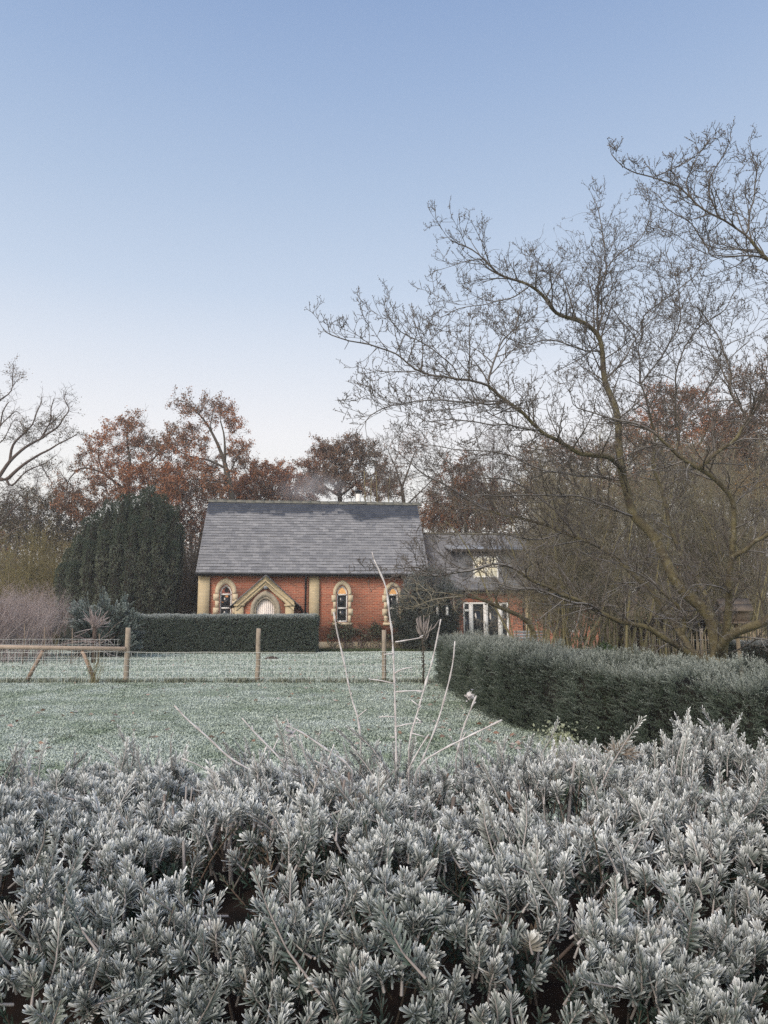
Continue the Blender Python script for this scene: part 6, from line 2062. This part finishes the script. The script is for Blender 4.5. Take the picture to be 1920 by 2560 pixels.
# right hand woodland
wood_tree('russet_oak', 'tall russet oak behind the upper cherry branches at the right', 1720, 46.0, [([(1720, 1520), (1712, 1300), (1705, 1150)], .5, .3), ([(1705, 1150), (1690, 1060), (1680, 990)], .2, .05), ([(1708, 1180), (1760, 1090), (1780, 1020)], .2, .05), ([(1710, 1220), (1630, 1140), (1590, 1090)], .18, .05), ([(1712, 1240), (1800, 1180), (1850, 1130)], .18, .05)], [(1690, 995, 65, 32), (1750, 990, 45, 30), (1650, 1050, 70, 40), (1740, 1060, 80, 45), (1600, 1120, 70, 45), (1820, 1090, 80, 60), (1700, 1150, 120, 50), (1850, 1180, 80, 60), (1620, 1210, 100, 50)], 1250, .42, .44, 'leaf_russet', 13500, .17, 209, thr=.37)
wood_tree('brown_oak', 'dark brown oak filling the right edge above the bird house', 1900, 44.0, [([(1900, 1520), (1900, 1300), (1895, 1150)], .5, .3), ([(1895, 1150), (1880, 1040), (1875, 960)], .22, .05), ([(1895, 1180), (1950, 1080), (1990, 1000)], .2, .05), ([(1900, 1220), (1830, 1160), (1790, 1130)], .18, .05)], [(1880, 960, 60, 40), (1920, 1000, 70, 60), (1860, 1050, 70, 50), (1960, 1080, 80, 80), (1880, 1140, 100, 60), (1820, 1200, 80, 60), (1940, 1220, 90, 80)], 1150, .42, .44, 'leaf_brown', 14000, .17, 210, thr=.36)
wood_tree('golden_oak', 'yellowish leaved tree low behind the cherry limbs at the right', 1800, 33.0, [([(1800, 1540), (1802, 1400), (1800, 1330)], .26, .18), ([(1800, 1330), (1770, 1250), (1740, 1210)], .12, .04), ([(1800, 1340), (1850, 1250), (1880, 1200)], .12, .04), ([(1800, 1380), (1900, 1330), (1950, 1310)], .1, .04)], [(1740, 1230, 60, 50), (1860, 1230, 80, 60), (1800, 1290, 120, 50), (1900, 1320, 80, 60), (1720, 1330, 80, 50)], 950, .36, .36, 'leaf_gold', 5200, .115, 211, thr=.5, twl=.7)
wood_tree('brown_oak', 'dim brown tree behind the hazel clumps left of the cherry trunk', 1420, 47.0, [([(1420, 1540), (1425, 1350), (1430, 1250)], .4, .25), ([(1430, 1250), (1390, 1170), (1370, 1120)], .18, .05), ([(1430, 1250), (1470, 1170), (1500, 1120)], .18, .05)], [(1380, 1150, 80, 50), (1480, 1150, 80, 50), (1420, 1210, 110, 50), (1520, 1230, 80, 50), (1340, 1240, 70, 50), (1430, 1290, 120, 45)], 1050, .42, .44, 'leaf_brown', 8500, .17, 212, thr=.42)

# the wood beyond, one mass of trunks, twigs and leaves
r = np.random.default_rng(95)
mb = MB()
n_ = 420
x = r.uniform(-48, 48, n_); y = r.uniform(60, 84, n_)
hgt = r.uniform(6, 12.5, n_)
b = np.stack([x, y, np.zeros(n_)], 1)
tp = b + np.stack([r.normal(size=n_) * .8, r.normal(size=n_) * .5, hgt], 1)
mb.tubes(np.stack([b, (b + tp) / 2 + r.normal(size=(n_, 3)) * .25, tp], 1), np.broadcast_to([.16, .12, .03], (n_, 3)), 6)
f = r.uniform(.15, 1, (n_ * 30, 1))
k = np.repeat(np.arange(n_), 30)
q = b[k] * (1 - f) + tp[k] * f
Q = twiglets(mb, q, np.tile([[0, 0, 1.]], (len(q), 1)), 1, 2.0, .022, r, up=.25, spread=.8)
twiglets(mb, Q[:, 2], nrm(Q[:, 2] - Q[:, 1]), 2, 1.0, .015, r, up=.15, spread=.8, pts=3)
q = np.stack([r.uniform(-48, 48, 52000), r.uniform(60, 82, 52000), r.random(52000) ** 1.2 * 9.5], 1)
q = q[vnoise(q, .4, 96) > .40]
leaf_cards(mb, q, .30, r, mat=1, rnd=np.clip(vnoise(q, .25, 97) + r.normal(size=len(q)) * .2, 0, 1), asp=.7)
tag(mb.build('woodland', [M['twig_oak'], M['leaf_brown']]), kind='stuff')
# undergrowth between the lawn's end and the wood
n_ = 26000
q = np.stack([r.uniform(-40, 40, n_), r.uniform(43, 58, n_), r.random(n_) ** 1.6 * 2.6], 1)
q = q[vnoise(q, .5, 98) > .36]
mb = MB(); leaf_cards(mb, q, .24, r, rnd=np.clip(vnoise(q, .3, 99) * .9 + r.normal(size=len(q)) * .15, 0, 1), asp=.7)
qs = np.stack([r.uniform(-40, 40, 2400), r.uniform(43, 58, 2400), np.zeros(2400)], 1)
twiglets(mb, qs, np.tile([[0, 0, 1.]], (len(qs), 1)), 3, 2.6, .02, r, up=.3, spread=.35, mat=1, pts=5)
tag(mb.build('undergrowth', [M['leaf_olive'], M['hazel_twig']]), kind='stuff')

# ------------------------------------------------------------------ smoke drifting from the flue
smk, n, l, b = newmat('wood_smoke')
n.remove(b)
pv = n.new('ShaderNodeVolumePrincipled')
pv.inputs['Color'].default_value = (.80, .78, .80, 1)
tcn = n.new('ShaderNodeTexCoord')
gr = n.new('ShaderNodeTexGradient'); gr.gradient_type = 'SPHERICAL'
mp = n.new('ShaderNodeMapping'); mp.inputs['Location'].default_value = (-1, -1, -1); mp.inputs['Scale'].default_value = (2, 2, 2)
l.new(tcn.outputs['Generated'], mp.inputs[0]); l.new(mp.outputs[0], gr.inputs[0])
ns = noise(n, l, .9, 4, tcn.outputs['Object'])
dn = math_(n, l, 'MULTIPLY', math_(n, l, 'POWER', gr.outputs[1], 1.1), math_(n, l, 'MULTIPLY', ramp(n, l, ns, [(.35, 0.), (.75, 1.)]), 1.15))
l.new(dn, pv.inputs['Density'])
l.new(pv.outputs[0], n['Material Output'].inputs['Volume'])
sc_ = P(770, 1222, 39.0)
mb = MB()
zs_ = np.linspace(-1, 1, 13)
mb.tube([(z * 2.3, 0, z * -.35 + .1) for z in zs_], [1.0 * sqrt(max(.002, 1 - z * z)) + .01 for z in zs_], 14)
o = mb.build('chimney_smoke', smk, smooth=True); o.location = tuple(sc_)
tag(o, 'thin pale wisp of wood smoke drifting over the chapel ridge', 'smoke')

# ------------------------------------------------------------------ thin frosty haze
hz_, n, l, b = newmat('frosty_haze')
n.remove(b)
pv = n.new('ShaderNodeVolumePrincipled')
pv.inputs['Color'].default_value = (.93, .94, .96, 1)
pv.inputs['Density'].default_value = .0013
pv.inputs['Anisotropy'].default_value = .3
l.new(pv.outputs[0], n['Material Output'].inputs['Volume'])
mb = MB(); mb.box(-75, 75, -16, 92, -1.2, 19.5)
tag(mb.build('haze', hz_), kind='stuff')
